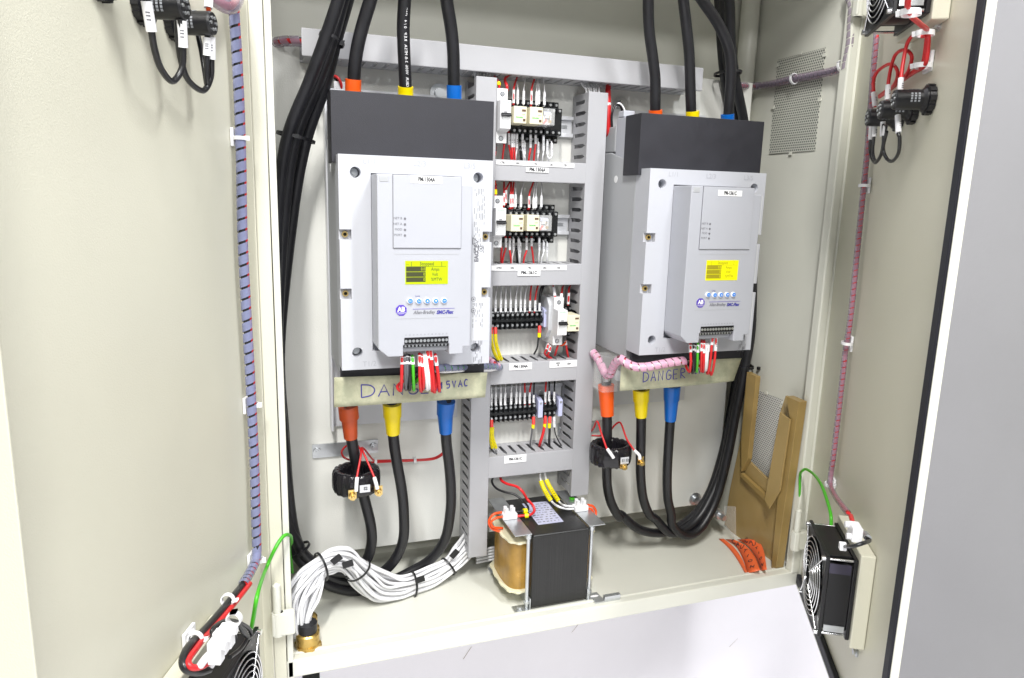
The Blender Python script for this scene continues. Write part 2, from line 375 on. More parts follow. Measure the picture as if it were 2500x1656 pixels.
g2 = grille((V2(1890, 230), V2(2260, 330), V2(2060, 1170), V2(1800, 960)), 'meshlo')
# doors
def door(Lf, d, n, width, z0, z1, label, thick, gask, rh=.010):
    mb = MB(); c = (Lf(0, 0, 0) + Lf(width, 0, 0)) / 2
    mb.obox(c + ZV * (z0 + z1) / 2 - n * .001, d * width / 2, ZV * (z1 - z0) / 2, n * .001)
    dr = mb.build('door', 'cream', enc)
    if label: dr['label'] = label
    rim = MB()
    rim.obox(Lf(width - .001, 0, (z0 + z1) / 2) + n * (rh - thick) / 2, d * .0012, ZV * (z1 - z0) / 2, n * (rh + thick) / 2)
    rim.obox(Lf(.006, .006, (z0 + z1) / 2), d * .0012, ZV * (z1 - z0) / 2, n * .007)
    rim.obox(Lf(width / 2, 0, z0) + n * (rh - thick) / 2, d * width / 2, ZV * .0012, n * (rh + thick) / 2)
    rim.obox(Lf(width / 2, 0, z1) + n * (rh - thick) / 2, d * width / 2, ZV * .0012, n * (rh + thick) / 2)
    rim.build('door_rim', 'cream' if thick > .03 else 'shell', dr, bevel=.0008)
    if gask:
        g = MB(); gw = .0095
        g.obox(Lf(width - .015, .004, (z0 + z1) / 2), d * gw, ZV * (z1 - z0 - .006) / 2, n * .004)
        g.obox(Lf(width / 2, .004, z0 + .013), d * (width / 2 - .01), ZV * gw, n * .004)
        g.build('gasket', 'gasket', dr, bevel=.002)
    return dr
drR = door(RL, dR, nR, .525, -.705, ZT, 'right door with black rubber gasket round its edge', .002, True, .007)
drL = door(LL, dL, nL, .468, -.705, ZT, 'left door seen from its inner side', .060, False)
# hinges
def hinge(c, up_, label):
    h = MB(); h.cyl(c + ZV * .0, c + ZV * .045, .0055, 16); h.cyl(c + ZV * .045, c + ZV * .047, .0045, 16, .003)
    o = h.build('hinge', 'shell', enc); o['label'] = label
    k = MB(); k.box(c.x - .008, c.x + .024, c.y - .007, c.y + .006, c.z - .033, c.z + .003); k.cyl(c + Vector((0, 0, -.033)), c + Vector((0, 0, .003)), .008, 18)
    k.build('hinge_knuckle', 'shell', o, bevel=.003, seg=3)
FG = FR(600, 1400, 4.734)
hinge(PY(FG(365, 470), -.215), 1, 'hinge with round pin at the foot of the left door')
hinge(PY(FR(1700, 850, 2.75)(690, 1240), -.215) + Vector((-.006, 0, 0)), 1, 'hinge at the foot of the right door')
hinge(PY(V1(1010, -40), -.215), 1, 'hinge at the top of the right door')
b = MB(); q = PX(FR(1700, 850, 2.75)(635, 1165), XR - .001); b.cyl(q, q + Vector((-.02, 0, 0)), .0045, 12); b.cyl(q + Vector((-.006, 0, 0)), q + Vector((-.012, 0, 0)), .009, 6); b.build('earth_stud', 'steel', enc)
# plain dark box for the dark patch below the cabinet floor
b = MB(); q = PY((735, 1690), -.15); b.box(.036, .060, -.19, -.14, -1.295, -.7085); tag(b.build('dark_box', 'dark'), 'dark square box below the bottom left corner of the cabinet', 'dark_box')

# ================================================================== WIRING DUCTS
YF = -.0685
def duct(label, x0, x1, z0, z1, vertical, group='slotted grey wiring ducts on the plate', pitch=.018, off=0.0):
    t = thing('wiring_duct', label, 'wiring duct', ((x0 + x1) / 2, -.001, z0), group)
    tr = MB(); tr.box(x0, x1, -.003, -.001, z0, z1)
    g = .0032; h = pitch / 2 - g; h2 = pitch / 2 - .0007; th = .0014
    a0, a1 = (z0, z1) if vertical else (x0, x1)
    for side in (0, 1):
        c0 = (x0 if side == 0 else x1 - th) if vertical else (z0 if side == 0 else z1 - th)
        if vertical: tr.box(c0, c0 + th, -.013, -.003, z0, z1)
        else: tr.box(x0, x1, -.013, -.003, c0, c0 + th)
        u = a0 + pitch / 2 - off
        while u < a1:
            pr = [(-h, -.013), (-h, -.050), (-h2, -.055), (-h2, -.066), (h2, -.066), (h2, -.055), (h, -.050), (h, -.013)]
            pr = [(min(a1, max(a0, u + a)), y) for a, y in pr]
            if vertical: tr.prism([(c0, y, q) for q, y in pr], (th, 0, 0))
            else: tr.prism([(q, y, c0) for q, y in pr], (0, 0, th))
            u += pitch
    tr.build('trough', 'ductslot', t)
    c = MB()
    c.box(x0 - .0006, x1 + .0006, YF, YF + .0018, z0 - (0 if vertical else .0006), z1 + (0 if vertical else .0006))
    if vertical:
        c.box(x0 - .0012, x0 - .0001, YF + .0002, YF + .008, z0, z1); c.box(x1 + .0001, x1 + .0012, YF + .0002, YF + .008, z0, z1)
    else:
        c.box(x0, x1, YF + .0002, YF + .006, z0 - .0012, z0 - .0001); c.box(x0, x1, YF + .0002, YF + .006, z1 + .0001, z1 + .0012)
    c.build('cover', 'duct', t, bevel=.0006)
    return t
dT = duct('long horizontal duct across the top, behind the thick black cables', .0667, .740, .1985, .2345, False)
dV1 = duct('tall vertical duct between the left starter and the breaker rows', .3300, .3620, -.629, .190, True)
dV2 = duct('tall vertical duct right of the relays, left of the right starter', .5250, .5580, -.535, .181, True)
H = [(.0325, .0637), (-.1400, -.1060), (-.3110, -.2760), (-.4810, -.4440)]
HLAB = ['short duct under the top relay row, carrying the upper PM-1304A label', 'short duct under the second relay row, with a five-part label strip', 'short duct between the two terminal rows, with the grey cable entering its left end', 'lowest short duct, above the transformer']
ducts = [duct(HLAB[i], .3635, .5235, z0, z1, False) for i, (z0, z1) in enumerate(H)]
J = FR(1150, 150, 6.76); HH = FR(1150, 380, 6.76); I = FR(1150, 600, 6.76); G = FR(1150, 820, 4.61); K = FR(1130, 1130, 4.1275)
def lab(par, F, a, bb, texts, y=YF - .0009, sz=.0045, mt='ink', name='label_strip'):
    p = PY(F(*a), y); q = PY(F(*bb), y); z1 = p.z; z0 = q.z
    mb = MB().box(p.x, q.x, y - .0003, y + .0003, z0, z1); o = mb.build(name, 'tape', par)
    if texts:
        tx = MB()
        for (s_, fx, fz, k) in texts: tx.text(s_, sz * k, (p.x + (q.x - p.x) * fx, y - .0007, z0 + (z1 - z0) * fz), align='CENTER', sx=.85, bold=.00018 * k)
        tx.build('lettering', mt, o)
    return o
lab(ducts[0], HH, (420, 82), (925, 168), [('CTR1', .2, .5, 1), ('RR1', .7, .5, 1)])
lab(ducts[0], HH, (930, 100), (1700, 205), [('TR1', .18, .5, 1), ('CR1', .51, .5, 1), ('CE1', .81, .5, 1)])
lab(ducts[0], HH, (905, 190), (1280, 285), [('PM-1304A', .5, .5, 1.75)], y=YF - .0014)
lab(ducts[1], I, (335, 328), (1575, 405), [('CTR2', .1, .5, 1), ('RR2', .27, .5, 1), ('TR2', .5, .5, 1), ('CR2', .70, .5, 1), ('CE2', .89, .5, 1)])
lab(ducts[1], I, (770, 400), (1140, 495), [('PM-1361C', .5, .5, 1.75)], y=YF - .0014)
lab(ducts[2], G, (430, 315), (683, 376), [('PM-1304A', .5, .5, 1.6)])
lab(ducts[2], G, (885, 290), (1190, 345), [('MCB\nCE', .3, .5, .9), ('CR4', .7, .5, 1)])
lab(ducts[3], G, (375, 1355), (620, 1415), [('PM-1361C', .5, .5, 1.5)])
# grommet hole in the third duct
b = MB(); q = PY(FR(960, 850, 7.89)(2035, 365), YF - .001); b.cyl(q, q + Vector((0, -.0006, 0)), .0055, 24); b.build('cable_hole', 'dark', ducts[2])

# ================================================================== DIN RAILS
def rail(z, x0, x1, label, y=-.002):
    mb = MB(); mb.box(x0, x1, y - .009, y - .008, z + .0125, z + .0175); mb.box(x0, x1, y - .009, y - .008, z - .0175, z - .0125)
    mb.box(x0, x1, y - .009, y - .001, z + .0115, z + .0125); mb.box(x0, x1, y - .009, y - .001, z - .0125, z - .0115); mb.box(x0, x1, y - .002, y - .001, z - .0115, z + .0115)
    t = tag(mb.build('din_rail', 'alu', None, bevel=.0003), label, 'mounting rail', 'DIN rails behind the small devices')
    s = MB(); s.box(x1 - .022, x1 - .009, y - .0026, y - .002, z - .003, z + .003); s.cyl((x1 - .040, y - .002, z), (x1 - .040, y - .0055, z), .004, 14)
    s.build('rail_slot', 'steel', t)
    return t
rail(.1285, .364, .523, 'metal rail whose right end shows beside the clear relay of the top row')
rail(-.040, .364, .523, 'metal rail whose right end shows beside the clear relay of the second row')
rail(-.2050, .364, .523, 'metal rail behind the upper terminal row')
rail(-.3500, .364, .523, 'metal rail behind the lower terminal row')

# ================================================================== CIRCUIT BREAKERS
def make_breaker():
    p = PY(J(490, 635), -.083); x0 = p.x; x1 = x0 + .0178
    zt = PY(J(610, 455), -.064).z; zb = PY(J(580, 1355), -.064).z; bt = PY(J(600, 640), -.083).z; bb = PY(J(600, 1112), -.083).z
    t = thing('circuit_breaker', 'white single-pole circuit breaker with black toggle, left end of the top relay row', 'circuit breaker', (x0 + .009, -.003, zb), 'circuit breakers')
    mb = MB(); ym = (bt + bb) / 2
    mb.prism([(x0, -.011, zb), (x0, -.064, zb), (x0, -.064, bb - .004), (x0, -.071, bb - .003), (x0, -.083, bb), (x0, -.083, bt), (x0, -.064, bt + .001), (x0, -.064, zt), (x0, -.011, zt)], (x1 - x0, 0, 0))
    mb.build('housing', 'mcb', t, bevel=.0006)
    s = MB()
    for (px, py) in ((518, 540), (492, 1272)):
        c = PY(J(px, py), -.064); s.cyl(c + Vector((0, .004, 0)), c + Vector((0, -.0003, 0)), .0040, 20)
    s.build('terminal_recess', 'inkgrey', t)
    s = MB()
    for (px, py) in ((518, 540), (492, 1272)):
        c = PY(J(px, py), -.064); s.cyl(c + Vector((0, .003, 0)), c + Vector((0, -.0007, 0)), .0028, 16); s.obox(c + Vector((0, -.0009, 0)), (.002, 0, .0014), (0, .0003, 0), (-.0002, 0, .0003))
    s.build('screw', 'steel', t)
    zt0 = PY(J(570, 850), -.083).z; zt1 = PY(J(570, 905), -.083).z
    g = MB(); g.box(x0 + .0012, x1 - .0006, -.086, -.0829, zt1, zt0); g.prism([(x0 + .0012, -.083, zt1), (x0 + .0012, -.0895, zt1 - .0005), (x0 + .0012, -.0895, zt1 + .002), (x0 + .0012, -.083, zt0 - .001)], (x1 - x0 - .0018, 0, 0)); g.build('toggle', 'black', t, bevel=.0005)
    g = MB(); g.box(x0 + .0022, x1 - .0016, -.0872, -.0829, zt1 - .0098, zt1 - .001); g.prism([(x0 + .0018, -.0829, bb + .003), (x0 + .0018, -.0862, bb + .0045), (x0 + .0018, -.0862, bb + .009), (x0 + .0018, -.0829, bb + .0105)], (x1 - x0 - .0032, 0, 0)); g.build('toggle_guard', 'clear', t, bevel=.0004)
    tx = MB(); tx.text('Schneider', .0033, ((x0 + x1) / 2, -.0834, bt - .0028), align='CENTER', sx=.88); tx.build('lettering', 'inkgreen', t)
    tx = MB(); tx.text('Acti9  C 4A', .0024, ((x0 + x1) / 2, -.0834, bt - .0070), align='CENTER', sx=.88); tx.box(x0 + .006, x0 + .011, -.0834, -.0829, zt0 + .0008, zt0 + .0022); tx.build('lettering', 'inkgrey', t)
    return t, Vector((x1, 0, bt))
brk, a1 = make_breaker()
a2 = PY(HH(582, 873), -.083); a3 = PY(I(1597, 1068), -.083)
c2 = copy_tree(brk, (a2.x - a1.x, 0, a2.z - a1.z)); tag(c2, 'white single-pole circuit breaker with black toggle, left end of the second relay row', 'circuit breaker')
c3 = copy_tree(brk, (a3.x - a1.x, 0, a3.z - a1.z)); tag(c3, 'white circuit breaker beside the end stop of the upper terminal row', 'circuit breaker')

# ================================================================== RELAYS AND SOCKETS
def make_socket(x0, x1, zt, zb, label):
    t = thing('relay_socket', label, 'relay socket', ((x0 + x1) / 2, -.003, zb), 'black relay sockets')
    mb = MB(); mb.prism([(x0, -.004, zb), (x0, -.030, zb), (x0, -.030, zb + .010), (x0, -.046, zb + .012), (x0, -.046, zt - .012), (x0, -.030, zt - .010), (x0, -.030, zt), (x0, -.004, zt)], (x1 - x0, 0, 0)); mb.build('socket_base', 'blackd', t, bevel=.0006)
    n_ = 3; w_ = (x1 - x0) / n_
    for k in range(n_):
        for (z, y) in ((zt - .005, -.030), (zb + .005, -.030), (zt - .016, -.046), (zb + .016, -.046)):
            fn = MB().box(x0 + k * w_ + .0002, x0 + k * w_ + .0012, y - .005, y + .0005, z - .0045, z + .0045); fn.build('barrier', 'black', t); c = Vector((x0 + (k + .58) * w_, y, z)); MB().cyl(c, c + Vector((0, -.0022, 0)), .0021, 14).build('screw', 'steel', t)
    return t
def make_timer(p, q, label):
    x0, x1, z1, z0 = p.x, q.x, p.z, q.z
    t = thing('timer_relay', label, 'relay', ((x0 + x1) / 2, -.046, z0), 'beige plug-in relays')
    mb = MB().box(x0, x1, -.083, -.0465, z0, z1); mb.build('relay_housing', 'beige', t, bevel=.0008)
    b2 = MB().box(x0 + (x1 - x0) * .62, x0 + (x1 - x0) * .92, -.0836, -.0829, z1 - .0075, z1 - .0045); b2.box(x0 + (x1 - x0) * .72, x0 + (x1 - x0) * .9, -.0836, -.0829, z0 + .0035, z0 + .0072); b2.build('indicator_window', mat('brown_window', (.12, .07, .05), .3) if 'brown_window' not in bpy.data.materials else bpy.data.materials['brown_window'], t)
    tx = MB(); tx.text('Schneider', .0036, (x0 + (x1 - x0) * .45, -.0834, z0 + (z1 - z0) * .36), align='CENTER', sx=.82, bold=.0001); tx.text('RXM', .0026, (x0 + (x1 - x0) * .75, -.0834, z0 + (z1 - z0) * .52), align='CENTER'); tx.build('lettering', 'inkgreen', t)
    return t
def clear_relay(p, q, label):
    x0, x1, z1, z0 = p.x, q.x, p.z, q.z
    t = thing('clear_relay', label, 'relay', ((x0 + x1) / 2, -.046, z0), 'clear plug-in relays')
    mb = MB().box(x0, x1, -.082, -.0465, z0, z1); mb.build('clear_cover', 'clear', t, bevel=.0012)
    m2 = MB(); m2.box(x0 + .003, x1 - .004, -.072, -.05, z0 + .002, z0 + .010); m2.cyl((x0 + .010, -.074, z0 + .012), (x0 + .010, -.074, z1 - .010), .0045, 14); m2.box(x0 + .003, x0 + .005, -.075, -.05, z0 + .004, z1 - .004); m2.box(x1 - .0055, x1 - .004, -.076, -.05, z0 + .005, z1 - .006)
    m2.build('relay_core', 'whitew', t, bevel=.0004)
    m3 = MB(); m3.box(x0 + .003, x1 - .006, -.078, -.06, z1 - .0095, z1 - .0045); m3.build('relay_coil', 'tlabel', t)
    m4 = MB(); m4.obox((x0 + .0045, -.0795, z0 + .0055), (.0022, 0, .0030), (0, .0008, 0), (-.001, 0, .0012)); m4.build('red_flag', 'redind', t)
    m5 = MB(); m5.tube([(x0 + .012, -.078, z1 - .012), (x0 + .013, -.079, z0 + .015), (x0 + .012, -.078, z0 + .009)], .0005, 6); m5.cyl((x1 - .008, -.0785, z0 + .006), (x1 - .008, -.081, z0 + .006), .0026, 14); m5.build('armature', 'brass', t)
    return t
def rowset(F, dy, rel, names):
    # rel: x pairs of timers & clear relay, z limits at crop coordinates
    for i, ((xa, ya), (xb, yb)) in enumerate(rel):
        p = PY(F(xa, ya), -.083); q = PY(F(xb, yb), -.083)
        (make_timer if i < 2 else clear_relay)(p, q, names[i])
rowset(J, 0, [((710, 735), (915, 1030)), ((975, 748), (1180, 1045)), ((1200, 770), (1385, 1062))],
       ['beige plug-in relay next to the breaker in the top row', 'beige plug-in relay left of the clear relay in the top row', 'clear relay with red flag at the right end of the top row'])
rowset(HH, 0, [((665, 980), (865, 1255)), ((928, 980), (1122, 1250)), ((1140, 985), (1335, 1250))],
       ['beige plug-in relay next to the breaker in the second row', 'beige plug-in relay left of the clear relay in the second row', 'clear relay with red flag at the right end of the second row'])
p = PY(I(1598, 1150), -.083); q = PY(I(1785, 1412), -.083)
make_timer(p, q, 'beige plug-in relay right of the breaker, beside the upper terminal row')
for F, zr, row, xs, yt, yb in ((J, .1285, 'top', (660, 930, 1195, 1500), 640, 1330), (HH, -.04, 'second', (590, 880, 1130, 1440), 800, 1440)):
    zt = PY(F(900, yt), -.03).z; zb = PY(F(900, yb), -.03).z
    nm = ['black relay socket under the beige relay next to the breaker, %s row', 'black relay socket under the beige relay left of the clear one, %s row', 'black relay socket under the clear relay, %s row']
    for k in range(3):
        xa = PY(F(xs[k], 1000), -.046).x; xb = PY(F(xs[k + 1], 1000), -.046).x
        make_socket(xa + .0004, xb - .0004, zt, zb, nm[k] % row)
    # add-on block on the right of the clear relay
q = PY(I(1640, 1250), -.046); make_socket(q.x - .008, q.x + .016, q.z + .026, q.z - .030, 'black relay socket beside the breaker by the upper terminal row')

# ================================================================== TERMINAL BLOCKS
def make_terminal(x0, w_, zt, zb, label):
    t = thing('terminal_block', label, 'terminal block', (x0 + w_ / 2, -.003, zb), 'black rail terminals')
    mb = MB(); mb.prism([(x0, -.004, zb), (x0, -.030, zb), (x0, -.036, zb + .006), (x0, -.036, zb + .012), (x0, -.042, zb + .015), (x0, -.042, zt - .015), (x0, -.036, zt - .012), (x0, -.036, zt - .003), (x0, -.032, zt), (x0, -.004, zt)], (w_ - .0003, 0, 0)); mb.build('terminal_body', 'blackd', t)
    f = MB(); f2_ = MB(); f.prism([(x0, -.030, zb), (x0, -.044, zb + .002), (x0, -.044, zb + .013), (x0, -.038, zb + .014)], (.0011, 0, 0)); f2_.prism([(x0, -.030, zt), (x0, -.044, zt - .002), (x0, -.044, zt - .013), (x0, -.038, zt - .014)], (.0011, 0, 0)); f.build('barrier', 'black', t); f2_.build('barrier', 'black', t)
    for z in (zt - .0075, zb + .008): MB().cyl((x0 + w_ * .55, -.0355, z), (x0 + w_ * .55, -.0385, z), .0023, 14).build('screw', 'steel', t)
    MB().box(x0 + w_ * .32, x0 + w_ * .78, -.0375, -.0355, zt - .0035, zt - .0008).build('contact_clip', 'steel', t)
    return t
zt = PY(I(700, 1075), -.04).z; zb = PY(I(700, 1392), -.04).z
base = PY(I(325, 1200), -.042).x
x_end = PY(I(1215, 1200), -.042).x; pw = (x_end - base) / 11
T1 = make_terminal(base, pw, zt, zb, 'black terminal at the left end of the upper terminal row')
for k in range(1, 11):
    c = copy_tree(T1, (pw * k, 0, 0)); tag(c, ('%s black terminal from the left in the upper terminal row' % ORD[k]) if k < 10 else 'last black terminal of the upper row, beside the violet end stop', 'terminal block')
zt2 = PY(G(500, 760), -.04).z; xs2 = PY(G(207, 850), -.042).x; xe2 = PY(G(742, 850), -.042).x; pw2 = (xe2 - xs2) / 10
for k in range(10):
    c = copy_tree(T1, (xs2 + pw2 * k - base, 0, zt2 - zt)); tag(c, ('%s black terminal from the left in the lower terminal row' % ORD[k]), 'terminal block')
xs3 = PY(G(815, 850), -.042).x; pw3 = (PY(G(970, 850), -.042).x - xs3) / 3
for k in range(3):
    c = copy_tree(T1, (xs3 + pw3 * k - base, 0, zt2 - zt + .002)); tag(c, ('%s of the three black terminals between the two violet end stops' % ['left', 'middle', 'right'][k]), 'terminal block')
def endstop(F, x0, y0, x1, y1, label, y=-.046):
    p = PY(F(x0, y0), y); q = PY(F(x1, y1), y); mb = MB(); mb.prism([(p.x, -.006, q.z), (p.x, y, q.z), (p.x, y, p.z - .004), (p.x, y + .012, p.z), (p.x, -.006, p.z)], (q.x - p.x, 0, 0))
    t = tag(mb.build('end_stop', mat('lilac_plastic', (.50, .52, .72), .4) if 'lilac_plastic' not in bpy.data.materials else bpy.data.materials['lilac_plastic'], None, bevel=.0006), label, 'end stop', 'lilac end stops')
    c = Vector(((p.x + q.x) / 2, y, p.z - .008)); s = MB().cyl(c + Vector((0, .004, 0)), c + Vector((0, -.0006, 0)), .0022, 14); s.build('screw', 'steel', t)
endstop(I, 1212, 1035, 1262, 1345, 'lilac end stop closing the upper terminal row beside the breaker')
endstop(G, 762, 715, 806, 920, 'lilac end stop splitting the lower terminal row')
endstop(G, 990, 700, 1026, 905, 'lilac end stop at the right end of the lower terminal row')
# grey adaptor block left of the third breaker
p = PY(I(1215, 860), -.05); q = PY(I(1380, 1520), -.05)
b = MB(); b.prism([(p.x + .006, -.01, q.z), (p.x + .006, -.045, q.z), (p.x + .006, -.056, q.z + .015), (p.x + .006, -.056, p.z - .012), (p.x + .006, -.045, p.z), (p.x + .006, -.01, p.z)], (.010, 0, 0))
ab = tag(b.build('auxiliary_contact', 'mcbs', None, bevel=.0008), 'grey auxiliary block pressed against the left side of the third breaker', 'contact block')

# ================================================================== SMALL WIRES WITH MARKER SLEEVES
def wire(pts, r, mt, label, group=None, sleeve=None, cat='wire', sr=None, sm='sleeve', sub=5, text=None, n=8, name='wire'):
    o = MB().tube(pts, r, n, sub=sub).build(name, mt, None, loc=pts[-1]); tag(o, label, cat, group)
    if sleeve:
        for k, (sp, smt) in enumerate(sleeve):
            MB().tube(sp, sr or r * 1.35, 10, sub=3).build('marker_sleeve', smt, o)
            if smt == 'sleeve':
                a, c_ = Vector(sp[0]), Vector(sp[-1]); mid = (a + c_) / 2; R_ = (sr or r * 1.35)
                if (a - c_).length > .012:
                    tx = MB(); ln = (a - c_).length
                    for u in (-.14, -.01, .10): tx.obox(mid + (a - c_) * u + Vector((0, -R_ * .97, 0)), (R_ * .38, 0, 0), (a - c_).normalized() * (ln * .022), (0, R_ * .09, 0))
                    tx.build('lettering', 'inkgrey', o)
    return o
def up_wires(F, data, ytop, rowname, devname, yd=-.047, yb=-.030, gname=None):
    n = len(data)
    for i, (x, s0, s1, colr, dx) in enumerate(data):
        r = {'r': .0017, 'w': .0010, 'b': .0015}[colr]; mt = {'r': 'red', 'w': 'whitew', 'b': 'blackw'}[colr]
        cn = {'r': 'red', 'w': 'white', 'b': 'black'}[colr]
        A = PY(F(x + dx, ytop - 30), yb); B_ = PY(F(x + dx * .3, (ytop + s0) / 2), (yb + yd) / 2 - .004); C0 = PY(F(x, s0), yd); D0 = PY(F(x - 3, s1), yd)
        wire([A, B_, C0, D0, D0 + Vector((0, .006, -.003))], r, mt, '%s wire with printed sleeve, %s from the left above %s' % (cn, ORD[i], rowname), gname or 'wires dropping into the ' + rowname,
             [([C0, (C0 + D0) / 2, D0], 'sleeve')], sr=.0022)
def down_wires(F, data, ybot, rowname, yd=-.040, yb=-.040, gname=None):
    for i, (x, s0, s1, colr, dx) in enumerate(data):
        r = {'r': .0017, 'w': .0012, 'b': .0015}[colr]; mt = {'r': 'red', 'w': 'whitew', 'b': 'blackw'}[colr]
        cn = {'r': 'red', 'w': 'white', 'b': 'black'}[colr]
        A = PY(F(x, s0), yd); B_ = PY(F(x, s1), yd - .003); C0 = PY(F(x + dx * .6, (s1 + ybot) / 2), yd - .004); D0 = PY(F(x + dx, ybot), yb); E0 = PY(F(x + dx, ybot + 60), yb + .004)
        wire([A + Vector((0, .004, .003)), A, B_, C0, D0, E0], r, mt, '%s wire with printed sleeve, %s from the left below %s' % (cn, ORD[i], rowname), gname or 'wires hanging below the ' + rowname,
             [([A, (A + B_) / 2, B_], 'sleeve')], sr=.0022)
up_wires(J, [(705, 470, 690, 'r', 55), (772, 470, 700, 'w', -45), (870, 490, 710, 'w', 35), (997, 490, 710, 'r', 60), (1082, 500, 720, 'w', 20), (1122, 480, 700, 'w', -18), (1213, 510, 720, 'w', -25)], 290, 'top relay row', '')
down_wires(J, [(625, 1190, 1380, 'r', 40), (675, 1200, 1420, 'r', 10), (712, 1200, 1420, 'r', 15), (757, 1200, 1440, 'w', -25), (850, 1200, 1420, 'w', 20), (884, 1340, 1540, 'w', 10), (982, 1210, 1430, 'r', -30), (1065, 1220, 1370, 'r', -30), (1108, 1340, 1520, 'w', -10), (1195, 1210, 1480, 'w', -20), (1258, 1320, 1540, 'w', 25), (1330, 1350, 1560, 'w', -50)], 1640, 'top relay row')
up_wires(HH, [(545, 620, 820, 'r', 0), (578, 570, 780, 'r', 60), (655, 640, 850, 'r', 10), (688, 640, 845, 'r', 20), (735, 640, 850, 'w', 5), (825, 650, 850, 'w', 50), (960, 670, 860, 'r', 70), (1033, 700, 870, 'w', 20), (1072, 680, 860, 'w', 20), (1162, 660, 850, 'w', 5)], 470, 'second relay row', '')
down_wires(HH, [(575, 1365, 1520, 'r', -55), (640, 1370, 1560, 'r', 20), (700, 1370, 1570, 'w', -25), (785, 1370, 1560, 'w', 10), (812, 1440, 1600, 'w', -5), (917, 1360, 1560, 'r', -50), (1000, 1365, 1500, 'r', 30), (1125, 1360, 1570, 'w', -10), (1198, 1430, 1590, 'w', -40), (1255, 1450, 1600, 'w', 0)], 1750, 'second relay row')
up_wires(I, [(330, 890, 1100, 'w', 15), (405, 890, 1090, 'w', 35), (493, 890, 1095, 'w', 12), (572, 890, 1090, 'w', 12), (655, 890, 1095, 'w', -5), (740, 890, 1095, 'w', 40), (820, 890, 1090, 'w', 5), (890, 890, 1090, 'w', 45), (975, 905, 1080, 'r', 25), (1060, 900, 1080, 'r', 50), (1132, 945, 1080, 'b', 80)], 660, 'upper terminal row', '', yd=-.040, gname='wires entering the upper terminals')
up_wires(G, [(230, 650, 780, 'w', 0), (280, 640, 780, 'w', 0), (336, 640, 780, 'w', 0), (385, 640, 780, 'w', 5), (453, 635, 770, 'w', 8), (511, 635, 765, 'w', 0), (553, 635, 765, 'w', 5), (606, 640, 765, 'r', -3), (661, 635, 760, 'r', 22), (706, 665, 750, 'b', 5), (838, 630, 750, 'r', 8), (880, 620, 745, 'b', 0), (937, 628, 745, 'b', 5)], 535, 'lower terminal row', '', yd=-.040, gname='wires entering the lower terminals')
def w1(F, pts, r, mt, label, sl=None, sr=None, group=None, name='wire'):
    P = [PY(F(x, y), d) for x, y, d in pts]
    SS = [([PY(F(x, y), d) for x, y, d in a], m_) for a, m_ in (sl or [])]
    return wire(P, r, mt, label, group, SS, sr=sr, name=name)
gB = 'wires on the circuit breakers'
w1(J, [(385, 240, -.03), (430, 300, -.05), (460, 380, -.06), (465, 450, -.058), (465, 480, -.052)], .0019, 'red', 'red wire with yellow marker entering the top of the upper left breaker', [([(455, 350, -.057), (462, 400, -.06)], 'marker')], .0029, gB)
w1(J, [(650, 200, -.03), (560, 290, -.045), (590, 400, -.056), (595, 450, -.055), (595, 480, -.052)], .0024, 'red', 'thick red wire behind the top right corner of the upper left breaker', None, None, gB)
w1(J, [(540, 1350, -.05), (545, 1400, -.055), (530, 1500, -.05), (515, 1660, -.04)], .0016, 'red', 'red wire leaving the foot of the upper left breaker', None, None, gB)
w1(J, [(400, 1350, -.05), (405, 1380, -.052), (402, 1490, -.05), (380, 1600, -.045), (372, 1680, -.03)], .0020, 'red', 'red wire with grey sleeve at the left foot of the upper left breaker', [([(405, 1360, -.052), (403, 1480, -.05)], 'greyw')], .0026, gB)
w1(HH, [(385, 380, -.03), (405, 490, -.045), (400, 580, -.055), (395, 690, -.055)], .0022, 'red', 'red wire with yellow clip above the second row breaker', [([(395, 560, -.055), (398, 640, -.055)], 'marker')], .0036, gB)
w1(HH, [(500, 1500, -.05), (505, 1560, -.052), (495, 1660, -.045), (500, 1780, -.035)], .0018, 'red', 'red wire leaving the foot of the second row breaker', None, None, gB)
w1(HH, [(750, 1500, -.035), (752, 1600, -.04), (765, 1760, -.035)], .0022, 'blackw', 'thick black wire hanging below the first beige relay of the second row', [([(750, 1520, -.036), (752, 1580, -.038)], 'sleeve')], .0026, gB)
w1(J, [(815, 1380, -.035), (818, 1470, -.042), (830, 1640, -.035)], .0022, 'blackw', 'thick black wire hanging below the first beige relay of the top row', [([(815, 1390, -.036), (818, 1480, -.042)], 'sleeve')], .0026, gB)
# near the third breaker
w1(I, [(1350, 650, -.03), (1365, 700, -.045), (1385, 850, -.055)], .0018, 'red', 'red wire under a tall sleeve left above the third breaker', [([(1362, 690, -.045), (1382, 830, -.055)], 'sleeve')], .0028, gB)
w1(I, [(1525, 650, -.03), (1505, 720, -.045), (1490, 860, -.056)], .0018, 'red', 'red wire with short sleeve entering the third breaker', [([(1494, 790, -.055), (1488, 850, -.056)], 'sleeve')], .0028, gB)
w1(I, [(1640, 650, -.03), (1615, 720, -.045), (1612, 850, -.05), (1600, 980, -.045)], .0018, 'red', 'red wire with sleeve right of the third breaker', [([(1614, 780, -.05), (1603, 960, -.046)], 'sleeve')], .0026, gB)
w1(I, [(1240, 655, -.025), (1165, 690, -.035), (1145, 800, -.038), (1135, 940, -.040)], .0022, 'blackw', 'thick black wire bending over to the last upper terminal', None, None, gB)
w1(G, [(870, 90, -.05), (855, 140, -.055), (830, 200, -.05), (880, 250, -.045)], .0018, 'red', 'red wire with sleeve at the left foot of the third breaker', [([(868, 95, -.05), (850, 155, -.055)], 'sleeve')], .0026, gB)
